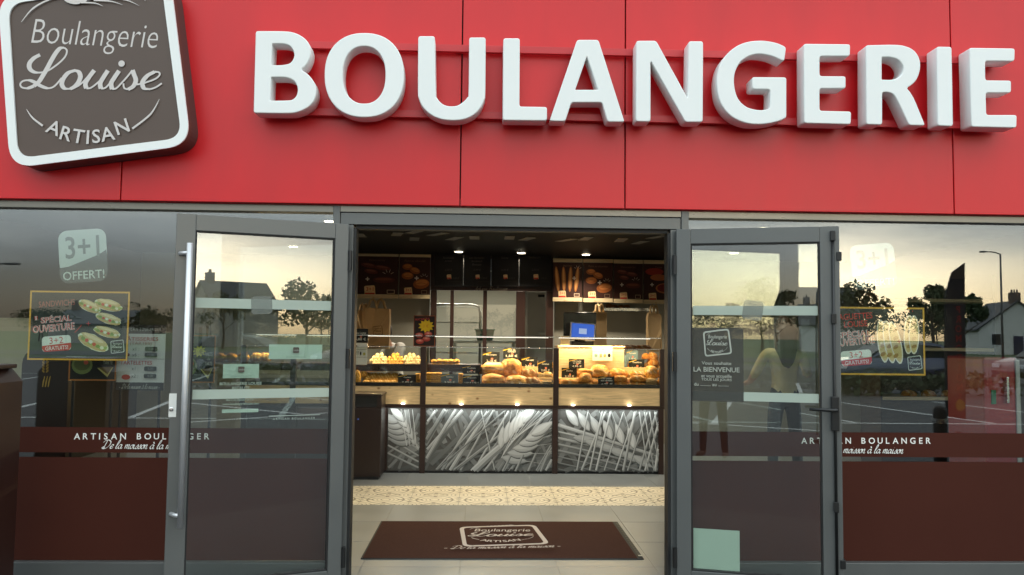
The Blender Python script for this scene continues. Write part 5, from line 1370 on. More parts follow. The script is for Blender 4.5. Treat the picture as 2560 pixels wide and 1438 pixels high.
box('housing', 'phone_black', tm, x0, x1, Yk+.34, Yk+.38, z0, z1, .012); box('foot', 'phone_black', tm, (x0+x1)/2-.06, (x0+x1)/2+.06, Yk+.33, Yk+.39, ztop+.001, z0+.004, .004)
def stack(p, w, h): p.rect(w*.1, h*.1, w*.9, h*.12, (200, 190, 150))
sheet_card('paper_bag_pile', 'pile of pale paper bags left of the blue till screen', 'paper bags', (1402, 840, 1424, 868), Yk+.06, stack, 'paper_cream', .06)

# ---- brown waste unit by the left jamb
q = fl(950, 1200); q0 = fl(880, 1200)
zt = at(950, 985, q.y).z
wu = thing('waste_unit', 'dark brown waste unit with an open slot standing before the counter', 'waste bin', ((q.x+q0.x)/2-.05, q.y, 0))
X0, X1, Y0, Y1 = q0.x-.25, q.x, q.y, q.y+.42
box('body', 'machine_dark', wu, X0, X1, Y0, Y1, .03, zt-.14, .006); box('top', 'machine_dark', wu, X0-.01, X1+.01, Y0-.01, Y1+.005, zt-.02, zt, .004)
box('slot', 'gasket', wu, X0+.03, X1-.05, Y0+.02, Y1-.02, zt-.139, zt-.021, 0); box('side', 'machine_dark', wu, X1-.049, X1, Y0, Y1, zt-.139, zt-.021, 0)
box('base', 'gasket', wu, X0+.02, X1-.02, Y0+.02, Y1-.02, 0, .029, 0)
bm = bmesh.new(); lathe(bm, [(.006, 0), (.006, .004)], 10); bm.transform(Matrix.Translation(((X0+X1)/2+.03, Y0, .62)) @ Matrix.Rotation(math.pi/2, 4, 'X')); link('indicator', fin(bm), 'screen_blue', wu)

# ================================================================== menu boards, partition and kitchen
Ym = 6.0
BR = (54, 26, 16)
def menu(px, label, draw, trim=True, brown=True, Y=Ym):
    x0, z0, x1, z1 = frame_px(*px, Y); w, h = x1-x0, z1-z0
    t = thing('menu_board', label, 'menu board', ((x0+x1)/2, Y, z0))
    box('board', 'machine_dark' if brown else 'black_board', t, x0+.002, x1-.002, Y, Y+.03, z0, z1, .001)
    if trim:
        box('bottom_trim', 'pine_pale', t, x0+.001, x1-.001, Y-.015, Y+.02, z0-.055, z0-.0005, .002); box('top_trim', 'pine_pale', t, x0+.001, x1-.001, Y-.015, Y+.02, z1+.0005, z1+.05, .002)
    p = Print((x0, Y-.0005, z0), XU, ZU, .0003); p.rect(.004, .004, w-.004, h-.004, BR if brown else (18, 15, 15))
    draw(p, w, h); p.build('printed_picture', t)
    return t
def tag31(p, x, y, s): 
    p.rrect(x, y, s, s*1.05, s*.15, (232, 200, 150), rot=R(5)); p.rect(x-s*.46, y-s*.5, x+s*.46, y-s*.16, (190, 50, 36)); p.text('3+1', x, y+s*.2, s*.36, (190, 80, 50), bold=.01)
def roll_pic(p, x, y, s, rot=0): p.ell(x, y, s, s*.62, (156, 88, 40), rot); p.ell(x+s*.05, y+s*.14, s*.75, s*.36, (196, 124, 66), rot); p.line([(x-s*.7, y-s*.05), (x, y+s*.12), (x+s*.7, y-.02*s)], [s*.03, s*.05, s*.02], (120, 60, 28), k=3)
def rays(p, x, y, s):
    for a in (-60, -20, 20, 60): p.line([(x+math.sin(R(a))*s*.5, y+math.cos(R(a))*s*.5), (x+math.sin(R(a))*s, y+math.cos(R(a))*s)], [s*.08, s*.05], (214, 198, 180), k=1)
def d_baguettes(p, w, h):
    p.text('Baguettes', w*.5, h*.9, h*.06, (120, 90, 70), shear=.3)
    for i in range(4): p.ell(w*(.15+.22*i), h*(.52), w*.07, h*.36, (170, 104, 48), R(6-4*i)); p.ell(w*(.145+.22*i), h*.53, w*.035, h*.32, (206, 150, 86), R(6-4*i))
    p.text('+', w*.72, h*.55, h*.1, (220, 205, 190), bold=.03); rays(p, w*.84, h*.8, w*.14); tag31(p, w*.32, h*.08, w*.25); p.rect(w*.72, h*.02, w*.9, h*.12, (96, 72, 56)); p.frame(w*.72, h*.02, w*.9, h*.12, w*.012, (214, 190, 160))
def d_rolls(p, w, h):
    p.text('Pains au chocolat', w*.5, h*.9, h*.055, (120, 90, 70), shear=.3)
    roll_pic(p, w*.26, h*.74, w*.16); roll_pic(p, w*.50, h*.64, w*.17, R(-18)); roll_pic(p, w*.27, h*.50, w*.19); p.text('+', w*.56, h*.44, h*.11, (226, 214, 200), bold=.03); roll_pic(p, w*.71, h*.29, w*.26, R(8)); rays(p, w*.80, h*.45, w*.14)
    tag31(p, w*.30, h*.08, w*.25); p.frame(w*.72, h*.02, w*.9, h*.12, w*.012, (150, 124, 100))
def d_dark(p, w, h):
    p.text('Viennoiseries', w*.5, h*.9, h*.055, (110, 80, 62), shear=.3)
    for x, y, r_ in ((.30, .76, .18), (.62, .70, .2), (.36, .60, .16)): p.ell(w*x, h*y, w*r_, h*.06, (96, 48, 38), R(-8)); p.ell(w*x, h*(y+.02), w*r_*.7, h*.025, (128, 76, 62), R(-8))
    p.text('+', w*.28, h*.40, h*.10, (220, 206, 190), bold=.03); p.ell(w*.66, h*.38, w*.26, h*.08, (84, 40, 30)); p.ell(w*.66, h*.40, w*.2, h*.035, (120, 66, 46)); rays(p, w*.76, h*.5, w*.15)
    tag31(p, w*.34, h*.08, w*.25); p.frame(w*.74, h*.02, w*.92, h*.12, w*.012, (206, 180, 150))
def d_tart(p, w, h):
    p.text('Tartes', w*.5, h*.9, h*.055, (120, 90, 70), shear=.3)
    p.ell(w*.36, h*.78, w*.3, h*.1, (150, 50, 36)); p.ell(w*.5, h*.62, w*.28, h*.09, (170, 96, 56)); p.text('+', w*.28, h*.42, h*.1, (220, 206, 190), bold=.03); p.ell(w*.7, h*.32, w*.3, h*.14, (176, 104, 60)); p.ell(w*.7, h*.33, w*.25, h*.11, (110, 34, 26))
    tag31(p, w*.30, h*.08, w*.25)
menu((842, 644, 888, 738), 'brown menu board with two baguettes beside the left jamb', d_baguettes)
menu((889, 641, 996, 736), 'brown menu board with dark pastries at the left end', d_dark)
menu((998, 643, 1076, 737), 'brown menu board with four golden rolls left of the chalkboards', d_rolls)
menu((1382, 656, 1456, 744), 'brown menu board with four upright baguettes', d_baguettes)
menu((1458, 657, 1532, 746), 'brown menu board with golden rolls right of the baguettes', d_rolls)
menu((1534, 659, 1607, 748), 'brown menu board with dim chocolate pastries', d_dark)
menu((1609, 660, 1684, 750), 'brown menu board with red fruit tarts by the right jamb', d_tart)
def chalk(title, price):
    def d(p, w, h):
        for i, b in enumerate(title): p.text(b, w*.48, h*(.84-.1*i), h*.06, (92, 86, 80), shear=.3)
        p.text(price, w*.5, h*.48, h*.07, (78, 72, 68), shear=.3); tag31(p, w*.52, h*.28, w*.15)
        p.text(price, w*.76, h*.24, h*.06, (70, 66, 62)); p.frame(w*.5, h*.03, w*.94, h*.14, w*.006, (60, 56, 52))
    return d
CH = [(1086, 1157, ('Sandwich', 'Jambon'), '3,20 €', 'black chalkboard menu next to the brown boards on the left'), (1160, 1226, ('Les formules', 'Sandwich', 'Boisson'), '5,90 €', 'black chalkboard menu with the most lines of chalk'), (1229, 1296, ('Salade',), '4,50 €', 'black chalkboard menu right of the one with most lines'), (1299, 1378, ('Tarte du jour',), '2,50 €', 'black chalkboard menu beside the baguette board')]
for a, b, ti, pr, lb_ in CH: menu((a, 631, b, 716), lb_, chalk(ti, pr), trim=False, brown=False)
par = thing('glazed_partition', 'dark brown glazed partition with Artisan Boulanger on its beam', 'partition', (.1, Ym, 0))
Yq = Ym+.05
zb0 = at(1230, 727, Yq).z
px_posts = [(1076, 1091), (1125, 1134), (1207, 1217), (1290, 1313), (1365, 1383)]
for a, b in px_posts: box('post', 'brown_post', par, at(a, 800, Yq).x, at(b, 800, Yq).x, Yq, Yq+.07, 0, zb0-.001, .004)
bxm = box('beam', 'brown_post', par, at(1076, 700, Yq).x, at(1383, 700, Yq).x, Yq, Yq+.07, zb0, ZC-.002, .004)
box('silver_strip', 'steel', par, at(1157.5, 700, Ym-.02).x, at(1159.2, 700, Ym-.02).x, Ym-.02, Ym-.005, at(1158, 714, Ym).z, ZC-.05, 0)
box('silver_strip', 'steel', par, at(1226.6, 700, Ym-.02).x, at(1228.4, 700, Ym-.02).x, Ym-.02, Ym-.005, at(1158, 714, Ym).z, ZC-.05, 0)
box('silver_strip', 'steel', par, at(1296.6, 700, Ym-.02).x, at(1298.4, 700, Ym-.02).x, Ym-.02, Ym-.005, at(1158, 714, Ym).z, ZC-.05, 0)
p = wall_print(0, Yq-.001, 0); q = at(1227, 722, Yq); p.script('Artisan Boulanger', q.x, q.z, .065, (150, 136, 122), w=.47); p.build('lettering', bxm)
for (a, b), (c, d) in zip(px_posts[:3], px_posts[1:4]):
    box('pane', 'shop_glass', par, at(b, 800, Yq).x+.002, at(c, 800, Yq).x-.002, Yq+.03, Yq+.036, .9, zb0-.001, 0)
    box('dado', 'brown_post', par, at(b, 800, Yq).x+.002, at(c, 800, Yq).x-.002, Yq+.01, Yq+.06, 0, .899, 0)
# walls either side of the partition
xa, xb = at(1076, 800, Yq+.3).x, at(1383, 800, Yq+.3).x
shell('wall_service_left', 'wall_beige', -4.77, xa-.01, Ym+.3, Ym+.4, -.01, ZC-.001); shell('wall_service_right', 'wall_beige', xb+.01, 5.47, Ym+.3, Ym+.4, -.01, ZC-.001)
# kitchen door leaf with closer, trolley, table, green crate
x0, z0, x1, z1 = frame_px(1318, 730, 1364, 900, 7.2)
kd = thing('kitchen_door', 'pale grey kitchen door with a closer behind the partition', 'door', ((x0+x1)/2, 7.2, 0))
box('leaf', 'door_white', kd, x0, x1, 7.2, 7.24, .0, z1, .003); box('closer', 'phone_black', kd, x1-.12, x1-.02, 7.17, 7.199, z1-.08, z1-.04, .004)
box('frame', 'stainless', kd, x0-.05, x0-.004, 7.19, 7.26, 0, z1+.04, .003); box('push_bar', 'stainless', kd, x1-.12, x1-.01, 7.15, 7.199, 1.52, 1.56, .005)
Yt = 7.6
tr = thing('bread_trolley', 'tall steel bread trolley with rounded top rails in the kitchen', 'trolley', (at(1110, 850, Yt).x, Yt, 0))
for Yo in (0, .5):
    a, b, c = at(1026, 860, Yt+Yo).x, at(1200, 860, Yt+Yo).x, at(1100, 762, Yt).z
    tubeo('frame', 'stainless', tr, [(a, Yt+Yo, .04), (a, Yt+Yo, c-.12), (a+.03, Yt+Yo, c-.03), (a+.12, Yt+Yo, c), (b-.12, Yt+Yo, c), (b-.03, Yt+Yo, c-.03), (b, Yt+Yo, c-.12), (b, Yt+Yo, .04)], .022, 8)
for i in range(7): box('tray', 'stainless', tr, a+.02, b-.02, Yt+.02, Yt+.48, .25+i*.24, .265+i*.24, .002)
for sx in (a, b):
    for Yo in (0, .5):
        bm = bmesh.new(); lathe(bm, [(.05, -.015), (.05, .015)], 12); bm.transform(Matrix.Translation((sx, Yt+Yo, .05)) @ Matrix.Rotation(math.pi/2, 4, 'Y')); link('castor', fin(bm), 'tyre', tr)
Yb = 7.0
x0, z0, x1, z1 = frame_px(1130, 852, 1290, 862, Yb)
tbk = thing('work_table', 'stainless steel work table in the kitchen', 'table', ((x0+x1)/2, Yb, 0))
box('top', 'stainless', tbk, x0, x1, Yb, Yb+.5, z1-.04, z1, .003)
for sx in (x0+.03, x1-.03):
    for Yo in (.03, .47): box('leg', 'stainless', tbk, sx-.02, sx+.02, Yb+Yo-.02, Yb+Yo+.02, 0, z1-.041, .003)
xa_, za_, xb_, zb_ = frame_px(1188, 826, 1236, 852, Yb+.1)
bm = bmesh.new(); prism(bm, [(xa_+.03, z1+.001), (xb_-.03, z1+.001), (xb_, zb_), (xa_, zb_)], Yb+.1, Yb+.4); gc = link('crate', fin(bm), 'green_plastic', None); tag(gc, 'green plastic crate on the steel kitchen table', 'crate')
box('rim', 'green_plastic', gc, xa_-.012, xb_+.012, Yb+.09, Yb+.41, zb_+.001, zb_+.02, .003)
# hanging kraft bags
def bag(label, px, Y, hang=True, lg=True):
    x0, z0, x1, z1 = frame_px(*px, Y); w, h = x1-x0, z1-z0; zb1 = z0+h*.8
    t = thing('paper_bag', label, 'paper bag', ((x0+x1)/2, Y, z0))
    bm = bmesh.new(); rnd = random.Random(px[0])
    prism(bm, [(x0+.02*w, z0), (x1-.02*w, z0), (x1, zb1-.12*h), (x1-.03*w, zb1), (x0+.1*w, zb1+.03*h), (x0, zb1-.1*h)], Y-.05, Y+.05)
    bmesh.ops.subdivide_edges(bm, edges=list(bm.edges), cuts=4, use_grid_fill=True)
    for v in bm.verts: v.co.y += mnoise.noise(v.co*7+Vector((px[0], 0, 0)))*.035; v.co.x += mnoise.noise(v.co*9)*.012
    link('body', fin(bm), 'kraft', t, smooth=False)
    for k, xx in enumerate((x0+.34*w, x0+.62*w)):
        bm = bmesh.new(); tube(bm, [(xx-.16*w, Y-.03+.06*k, zb1-.02), (xx-.06*w, Y-.02+.03*k, z1-.03*h), (xx+.02*w, Y, z1), (xx+.12*w, Y-.02+.03*k, z1-.05*h), (xx+.2*w, Y-.03+.06*k, zb1-.02)], .016, 6); link('handle', fin(bm), 'kraft', t)
    if lg:
        p = Print(((x0+x1)/2+.08*w, Y-.087, z0+h*.36), XU, ZU, .0003); p.logo(0, 0, w*.36, (92, 62, 30), fat=1.6); p.build('printed_badge', t)
    return t
bag('large kraft paper bag with printed badge hanging left of the macaron poster', (906, 748, 976, 872), Yc+1.0)
bag('smaller kraft bag hanging behind the large one with the badge', (893, 760, 925, 850), Yc+1.3, lg=False)
bag('narrow kraft bag hanging beside the till monitor', (1480, 760, 1516, 868), Ym-.3, lg=False)
bag('long kraft bag hanging at the end of the wire shelf', (1617, 762, 1652, 880), Ym-.3, lg=False)
ws = thing('wire_shelf', 'wire wall shelf carrying small loaves under the right menu boards', 'shelf', (at(1570, 772, Ym+.15).x, Ym+.15, at(1570, 776, Ym+.15).z))
x0, z0, x1, z1 = frame_px(1505, 770, 1640, 776, Ym+.1)
bm = bmesh.new()
for i in range(5): bx(bm, x0, x1, Ym+.1+i*.045, Ym+.106+i*.045, z0, z0+.008)
for i in range(8): bx(bm, x0+i*(x1-x0)/7.2, x0+i*(x1-x0)/7.2+.008, Ym+.08, Ym+.3, z0-.01, z0-.0005)
link('grid', fin(bm), 'steel', ws)
box('front_bar', 'steel', ws, x0, x1, Ym+.07, Ym+.08, z0-.012, z0+.03, .002)
for i, px in enumerate((1523, 1537, 1553, 1567)):
    bread(px-9, 758 if i == 0 else 762, px+9, 771.6, 'roll', 'crust_brown', 0, 'small brown bun on the wire wall shelf', 'buns on the wire shelf', 'bread_roll', Y=Ym+.12)
for i, px in enumerate((1545, 1580, 1608)):
    bread(px-22, 862, px+22, 874, 'batard', 'crust_brown', 0, 'brown loaf lying behind the cabinet at the back', 'brown loaves at the back', Y=Yc+.55)

# ---- ceiling downlights
def downlight(px, py, x=None, y=None, e=100, label=None, vis=True):
    if x is None: q = fl(px, py, ZC-.01); x, y = q.x, q.y
    t = thing('downlight', label or 'round recessed downlight in the black ceiling', 'ceiling lamp', (x, y, ZC-.02), 0, 'recessed ceiling downlights')
    bm = bmesh.new(); lathe(bm, [(.07, ZC-.001), (.07, ZC-.012), (.055, ZC-.014)], 20, (x, y, 0)); link('ring', fin(bm), 'door_white', t)
    bm = bmesh.new(); lathe(bm, [(.05, ZC-.0145), (.05, ZC-.018)], 20, (x, y, 0)); link('lens', fin(bm), 'lamp_glow', t)
    o = spot(None, (x, y, ZC-.03), e, 120, .7, WARM2, .05, (x, y-.05, 0))
    o.parent = None
for px, py in ((1147, 629), (1303, 632), (1465, 636)): downlight(px, py)
for x in (-2.4, 3.2): downlight(0, 0, x, 5.1)
for x, e_ in ((-1.5, 22), (-0.45, 42), (0.6, 46), (1.6, 36), (2.75, 34)): downlight(0, 0, x, 2.75, e_)  # unseen row lighting the floor; its last lamp added to brighten the customer
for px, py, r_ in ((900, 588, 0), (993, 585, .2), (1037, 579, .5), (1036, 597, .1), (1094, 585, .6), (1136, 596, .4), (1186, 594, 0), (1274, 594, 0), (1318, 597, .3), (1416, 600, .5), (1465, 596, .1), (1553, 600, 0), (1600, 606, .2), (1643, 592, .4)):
    q = fl(px, py, ZC-.002); bm = bmesh.new(); bx(bm, -.055, .055, -.16, .16, -.006, 0, .001, Matrix.Translation((q.x, q.y, ZC-.001)) @ Matrix.Rotation(r_, 4, 'Z')); link('ceiling_reflection', fin(bm), 'reflection_grey', ceil_)  # reflections on the black ceiling, built as thin grey plates
def kitchen_fill_light(x, y, e):
    t = thing('kitchen_fill_light', 'unseen tube fitting added to light the kitchen', 'ceiling lamp', (x, y, ZC-.06), 0, 'added kitchen lights')
    box('fitting', 'door_white', t, x-.6, x+.6, y-.06, y+.06, ZC-.05, ZC-.002, .004); box('tube', 'lamp_glow', t, x-.58, x+.58, y-.02, y+.02, ZC-.08, ZC-.051, .005)
    area((x, y, ZC-.09), 1.1, .1, e, NEUT)
kitchen_fill_light(-.3, 8.2, 36); kitchen_fill_light(1.6, 8.2, 26)  # out of view, added to light the kitchen and back wall

# ================================================================== things seen inside the side windows
x0, z0, x1, z1 = frame_px(28, 795, 112, 1110, .9)
cb = thing('cream_cabinet', 'tall cream cabinet inside the left window', 'cabinet', ((x0+x1)/2, .9, 0))
box('carcass', 'wall_cream', cb, x0-.2, x1, .9, 1.3, 0, z1, .01); box('door_panel', 'wall_cream', cb, x0-.15, x1-.03, .885, .899, .1, z1-.06, .004)
x0, z0, x1, z1 = frame_px(52, 868, 170, 1080, .7)
tt = thing('display_totem', 'dark rounded totem with golden wheat emblem inside the left window', 'totem', ((x0+x1)/2, .7, 0))
bm = bmesh.new(); prism(bm, [(x, z) for x, z in rrect_pts((x0+x1)/2, (z1+.01)/2, x1-x0, z1-.01, .12)], .7, .78); link('panel', fin(bm), 'machine_dark', tt)
p = wall_print(0, .698, 0)
for i in range(5):
    for s in (-1, 1): q = at(114+s*5, 900+i*7, .7); p.ell(q.x, q.z, .013, .006, (170, 130, 60), R(50*s))
for i in range(3): q = at(108+i*7, 955, .7); p.line([(q.x, q.z-.035), (q.x+.004, q.z), (q.x+.012, q.z+.04)], [.007, .01, .005], (190, 150, 80))
p.build('wheat_emblem', tt)
def price_list(p, w, h):
    p.rect(0, h*.86, w, h, (52, 40, 36)); p.text('ARTISAN BOULANGER', w*.5, h*.93, h*.05, (170, 170, 160), w=w*.8, spacing=1.4)
    p.rect(0, 0, w, h*.12, (52, 50, 48)); p.script('- De la moisson à la maison -', w*.5, h*.055, h*.07, (190, 190, 180), w=w*.85)
    p.text('PÂTISSERIES', w*.5, h*.79, h*.07, (176, 66, 54), w=w*.72, bold=.01); p.text('(TARTES)', w*.5, h*.71, h*.06, (170, 110, 100), w=w*.45); p.rect(0, h*.475, w, h*.482, (120, 124, 112)); p.text('TARTELETTES', w*.42, h*.42, h*.06, (190, 70, 56), w=w*.66, bold=.01)
    for y, a, b in ((.63, 'x1 :', '2,00'), (.54, 'x6 :', '10,00'), (.33, 'x1 :', '2,20'), (.22, 'x2 :', '4,00')):
        p.text(a, w*.40, h*y, h*.055, (90, 96, 90), w=w*.14); p.rrect(w*.72, h*y, w*.26, h*.07, h*.02, (60, 64, 60)); p.text(b, w*.72, h*y, h*.04, (150, 160, 150))
    p.ell(w*.22, h*.54, w*.06, h*.03, (120, 50, 46)); p.ell(w*.22, h*.20, w*.09, h*.04, (196, 80, 70))
def tart_poster(p, w, h):
    p.rect(0, 0, w, h, (38, 38, 34)); p.frame(0, 0, w, h, w*.03, (190, 120, 60)); p.star(w*.55, h*.66, w*.2, w*.13, 10, (206, 196, 50)); p.text('1 €', w*.55, h*.66, h*.12, (150, 130, 30), bold=.02)
    p.text('PARTS', w*.82, h*.60, h*.08, (190, 190, 170), w=w*.2); p.text('de', w*.82, h*.50, h*.05, (190, 190, 170)); p.text('TARTE', w*.82, h*.40, h*.08, (190, 190, 170), w=w*.2)
    p.ell(w*.28, h*.34, w*.22, h*.2, (120, 130, 76)); p.ell(w*.28, h*.36, w*.17, h*.14, (92, 96, 56)); p.ell(w*.36, h*.4, w*.05, h*.05, (190, 90, 70)); p.poly([(w*.6, h*.28), (w*.82, h*.08), (w*.94, h*.30)], (196, 180, 110)); p.poly([(w*.62, h*.29), (w*.82, h*.14), (w*.92, h*.31)], (120, 96, 50))
    p.text('SPÉCIAL', w*.22, h*.88, h*.1, (190, 140, 130), w=w*.36, rot=R(5))
def stand(label, px, Y, draw, m='paper_white'):
    t = sheet_card('display_poster', label, 'poster', px, Y, draw, m); x0, z0, x1, z1 = frame_px(*px, Y)
    for sx in (x0+.03, x1-.03): box('leg', 'black_metal', t, sx-.008, sx+.008, Y+.005, Y+.02, 0, z1, .001)
    return t
stand('white tart price list standing inside the left window', (292, 812, 412, 976), .45, price_list)
stand('orange framed tart poster under the sandwich poster', (173, 838, 292, 952), .42, tart_poster)
stand('orange framed tart poster with a yellow starburst seen through the left door', (448, 838, 538, 957), .5, tart_poster)
x0, z0, x1, z1 = frame_px(2462, 893, 2545, 1120, 1.0)
rc = thing('drinks_cooler', 'red drinks cooler with white edge inside the right window', 'cooler', ((x0+x1)/2, 1.0, 0))
box('cabinet', 'red_cooler', rc, x0, x1, 1.0, 1.5, .05, z1, .02); box('door_edge', 'door_white', rc, x1-.02, x1+.012, .985, .998, .1, z1-.02, .003); box('base', 'gasket', rc, x0+.02, x1-.02, 1.02, 1.48, 0, .049, 0)
box('label_strip', 'green_plastic', rc, x0+.05, x0+.085, .992, .9995, at(2457, 1010, 1).z, at(2457, 975, 1).z, 0); box('handle', 'steel', rc, x1-.11, x1-.09, .96, .985, z1-.35, z1-.15, .004)
sd = thing('side_display', 'dark bread rack with pine shelves inside the right window', 'rack', (4.2, 2.2, 0))
for i in range(4): box('shelf', 'pine_pale', sd, 3.65, 4.7, 2.2, 2.6, .5+i*.45, .53+i*.45, .003)
box('back', 'machine_dark', sd, 3.65, 4.7, 2.61, 2.64, 0, 2.1, .003)
for sx in (3.63, 4.70): box('upright', 'machine_dark', sd, sx, sx+.018, 2.2, 2.6, 0, 2.1, .002)

# ================================================================== people
def person(label, J, bones, rads, cats, loc, rz, hair, hair_m, extra=None):
    """J joints in metres (feet at z 0, facing -Y); bones as joint pairs with a cloth material each"""
    t = thing('person', label, 'person', loc, rz)
    names = list(J); idx = {n: i for i, n in enumerate(names)}
    me = bpy.data.meshes.new('skel'); me.from_pydata([J[n] for n in names], [(idx[a], idx[b]) for a, b, _ in bones], [])
    ob = bpy.data.objects.new('skel', me); COL.objects.link(ob)
    md = ob.modifiers.new('skin', 'SKIN'); md.use_smooth_shade = True; md.branch_smoothing = .3
    for i, n in enumerate(names):
        r_ = rads[n]; r_ = r_ if isinstance(r_, tuple) else (r_, r_)
        me.skin_vertices[0].data[i].radius = r_; me.skin_vertices[0].data[i].use_root = (n == 'pelvis')
    ob.modifiers.new('sub', 'SUBSURF').levels = 2
    dg = bpy.context.evaluated_depsgraph_get(); out = bpy.data.meshes.new_from_object(ob.evaluated_get(dg))
    COL.objects.unlink(ob); bpy.data.objects.remove(ob)
    mats = []
    for m in cats.values():
        if m not in mats: mats.append(m)
    out.materials.clear()
    for m in mats: out.materials.append(M[m])
    segs = [(Vector(J[a]), Vector(J[b]), mats.index(cats[c])) for a, b, c in bones]
    for p in out.polygons:
        c = p.center; bd = 9; bi = 0
        for a, b, mi in segs:
            ab = b-a; tt = max(0, min(1, (c-a).dot(ab)/max(ab.length_squared, 1e-9))); d = (c-(a+ab*tt)).length
            if d < bd: bd, bi = d, mi
        p.material_index = bi; p.use_smooth = True
    link('body', out, None, t, local=True)
    hd = Vector(J['head'])
    def blob(name, m, c, r_, cut=None):
        bm = bmesh.new(); bmesh.ops.create_uvsphere(bm, u_segments=18, v_segments=12, radius=1)
        for v in bm.verts: v.co = Vector(c)+Vector((v.co.x*r_[0], v.co.y*r_[1], v.co.z*r_[2]))*(1+.06*mnoise.noise(v.co*3))
        return link(name, fin(bm), m, t, local=True, smooth=True)
    f = -1
    for s in (-1, 1):
        blob('eye', 'phone_black', (hd.x+s*.032, hd.y-.098, hd.z+.01), (.011, .006, .006)); blob('ear', 'skin', (hd.x+s*.083, hd.y, hd.z-.01), (.012, .02, .032))
    blob('nose', 'skin', (hd.x, hd.y-.112, hd.z-.022), (.014, .02, .02)); blob('mouth', 'red_trim', (hd.x, hd.y-.097, hd.z-.062), (.024, .006, .006))
    bm = bmesh.new(); bmesh.ops.create_uvsphere(bm, u_segments=24, v_segments=16, radius=1)
    for v in bm.verts:
        c = v.co.copy()
        q = Vector((c.x*.098, c.y*.112+.016, c.z*.128+.032))
        if hair == 'long' and c.z < 0.1: q = Vector((c.x*(.115-.02*c.z), max(c.y*.10+.03, .0)+.03, c.z*.42+.03))
        if hair == 'short' and c.z < -.2 and c.y < .3: q = q*0.75
        if c.y < -.45 and c.z < .55: q.y = max(q.y, -.03)
        v.co = hd+q*(1+.03*mnoise.noise(c*5))
    link('hair', fin(bm), hair_m, t, local=True, smooth=True)
    return t
def stand_joints(h=1.72):
    k = h/1.72
    J = dict(pelvis=(0, 0, .95), waist=(0, 0, 1.08), chest=(0, 0, 1.28), neck0=(0, .01, 1.45), neck=(0, 0, 1.53), head=(0, -.01, 1.62), crown=(0, 0, 1.70))
    for n, s in (('l', -1), ('r', 1)):
        J.update({'hip'+n: (s*.09, 0, .90), 'knee'+n: (s*.12, -.01, .50), 'ank'+n: (s*.14, .02, .09), 'heel'+n: (s*.14, .05, .04), 'toe'+n: (s*.17, -.15, .035), 'sho'+n: (s*.185, .0, 1.42)})
    return {n: tuple(c*k for c in v) for n, v in J.items()}
RAD = dict(pelvis=(.15, .11), waist=(.135, .10), chest=(.16, .115), neck0=(.075, .07), neck=(.055, .055), head=(.085, .10), crown=(.06, .07))
for n in 'lr': RAD.update({'hip'+n: .088, 'knee'+n: .062, 'ank'+n: .045, 'heel'+n: .042, 'toe'+n: (.042, .03), 'sho'+n: .065, 'elb'+n: .046, 'wri'+n: .029, 'palm'+n: (.036, .02)})
BON = [('pelvis', 'waist', 'shirt'), ('waist', 'chest', 'shirt'), ('chest', 'neck0', 'shirt'), ('neck0', 'neck', 'skin'), ('neck', 'head', 'skin'), ('head', 'crown', 'skin')]
for n in 'lr': BON += [('pelvis', 'hip'+n, 'legs'), ('hip'+n, 'knee'+n, 'legs'), ('knee'+n, 'ank'+n, 'legs'), ('ank'+n, 'heel'+n, 'shoe'), ('heel'+n, 'toe'+n, 'shoe'), ('chest', 'sho'+n, 'shirt'), ('sho'+n, 'elb'+n, 'shirt'), ('elb'+n, 'wri'+n, 'fore'), ('wri'+n, 'palm'+n, 'skin')]
def fingers(J, bones, rads, n, d, side):
    """five bent fingers from the palm; d = pointing direction, side = towards the thumb"""
    p = Vector(J['palm'+n]); d = Vector(d).normalized(); s = Vector(side).normalized(); c = d.cross(s).normalized()
    for i, (o, L) in enumerate(((.028, .07), (.010, .08), (-.009, .075), (-.027, .06))):
        a = p+s*o+d*.035; b = a+d*L*.5+c*.004; e = b+(d*.7+c*.7).normalized()*L*.5
        for k, q in zip('abc', (a, b, e)): J[f'f{i}{k}{n}'] = tuple(q); rads[f'f{i}{k}{n}'] = .0095-.001*('abc'.index(k))
        bones += [('palm'+n, f'f{i}a{n}', 'skin'), (f'f{i}a{n}', f'f{i}b{n}', 'skin'), (f'f{i}b{n}', f'f{i}c{n}', 'skin')]
    a = p+s*.034-d*.01; b = a+(s+d).normalized()*.035; e = b+d*.03
    for k, q in zip('abc', (a, b, e)): J[f't{k}{n}'] = tuple(q); rads[f't{k}{n}'] = .0105
    bones += [('palm'+n, f'ta{n}', 'skin'), (f'ta{n}', f'tb{n}', 'skin'), (f'tb{n}', f'tc{n}', 'skin')]
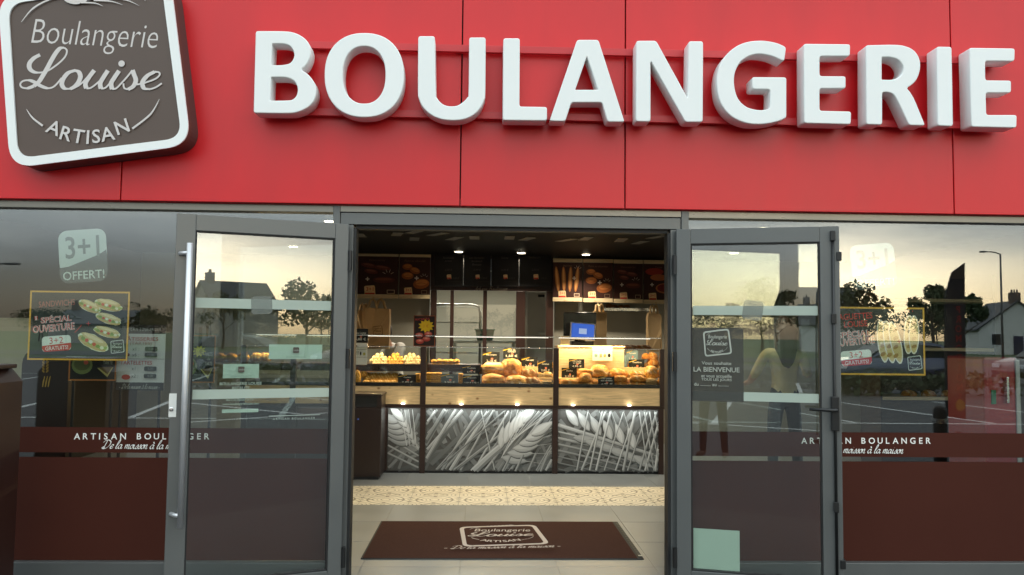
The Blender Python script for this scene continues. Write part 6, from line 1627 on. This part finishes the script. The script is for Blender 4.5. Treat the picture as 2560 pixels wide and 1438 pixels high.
# the photographer, mirrored in the right-hand door; face towards the shop (+Y)
J = stand_joints(1.74); b_ = list(BON); r_ = dict(RAD)
J.update(elbl=(-.27, -.20, 1.24), wril=(-.10, -.335, 1.44), palml=(-.085, -.36, 1.475), elbr=(.27, -.20, 1.24), wrir=(.10, -.335, 1.44), palmr=(.085, -.36, 1.475))
fingers(J, b_, r_, 'l', (.5, -.2, .8), (.6, .3, -.5)); fingers(J, b_, r_, 'r', (-.5, -.2, .8), (-.6, .3, -.5))
ph = person('person in a grey shirt and dark jeans taking the photograph, mirrored in the door', J, b_, r_, dict(shirt='shirt_grey', skin='skin', legs='jeans', shoe='shoe_brown', fore='skin'), (0.02, CAM.y-.47, -.016), math.pi, 'short', 'hair_dark')
pn = box('smartphone', 'phone_black', None, -.085, .085, CAM.y-.062, CAM.y-.054, 1.455, 1.535, .003); tag(pn, 'black smartphone held level in both hands by the photographer', 'phone')
# customer with long hair, back to the street
q = at(1955, 830, 3.0)
J = stand_joints(1.66); b_ = list(BON); r_ = dict(RAD)
J.update(elbl=(-.30, -.16, 1.14), wril=(-.40, -.36, 1.12), palml=(-.43, -.42, 1.12), elbr=(.28, -.08, 1.12), wrir=(.26, -.28, 1.05), palmr=(.26, -.34, 1.04))
J['shol'] = (-.175, 0, 1.37); J['shor'] = (.175, 0, 1.37)
fingers(J, b_, r_, 'l', (-.3, -1, -.1), (1, -.3, 0)); fingers(J, b_, r_, 'r', (0, -1, -.1), (-1, 0, 0))
person('person with long brown hair and cream shirt standing at the counter', J, b_, r_, dict(shirt='shirt_cream', skin='skin', legs='trousers_black', shoe='trousers_black', fore='skin'), (q.x, 2.95, 0), math.pi, 'long', 'hair_brown')
# shop assistant bending behind the counter
q = at(990, 832, Yc+1.25)
J = stand_joints(1.66); b_ = list(BON); r_ = dict(RAD)
for n in ('neck0', 'neck', 'head', 'crown'): x, y, z = J[n]; J[n] = (x+.02, y-.10-(z-1.4)*.5, z-.06)
J.update(elbl=(-.27, -.14, 1.10), wril=(-.16, -.36, 1.06), palml=(-.14, -.42, 1.05), elbr=(.27, -.14, 1.10), wrir=(.16, -.36, 1.06), palmr=(.14, -.42, 1.05))
fingers(J, b_, r_, 'l', (.2, -1, -.2), (1, .2, 0)); fingers(J, b_, r_, 'r', (-.2, -1, -.2), (-1, .2, 0))
person('shop assistant with dark hair in a white shirt bending behind the counter', J, b_, r_, dict(shirt='shirt_white', skin='skin', legs='trousers_black', shoe='trousers_black', fore='skin'), (q.x-.02, Yc+1.4, 0), R(-60), 'short', 'hair_dark')
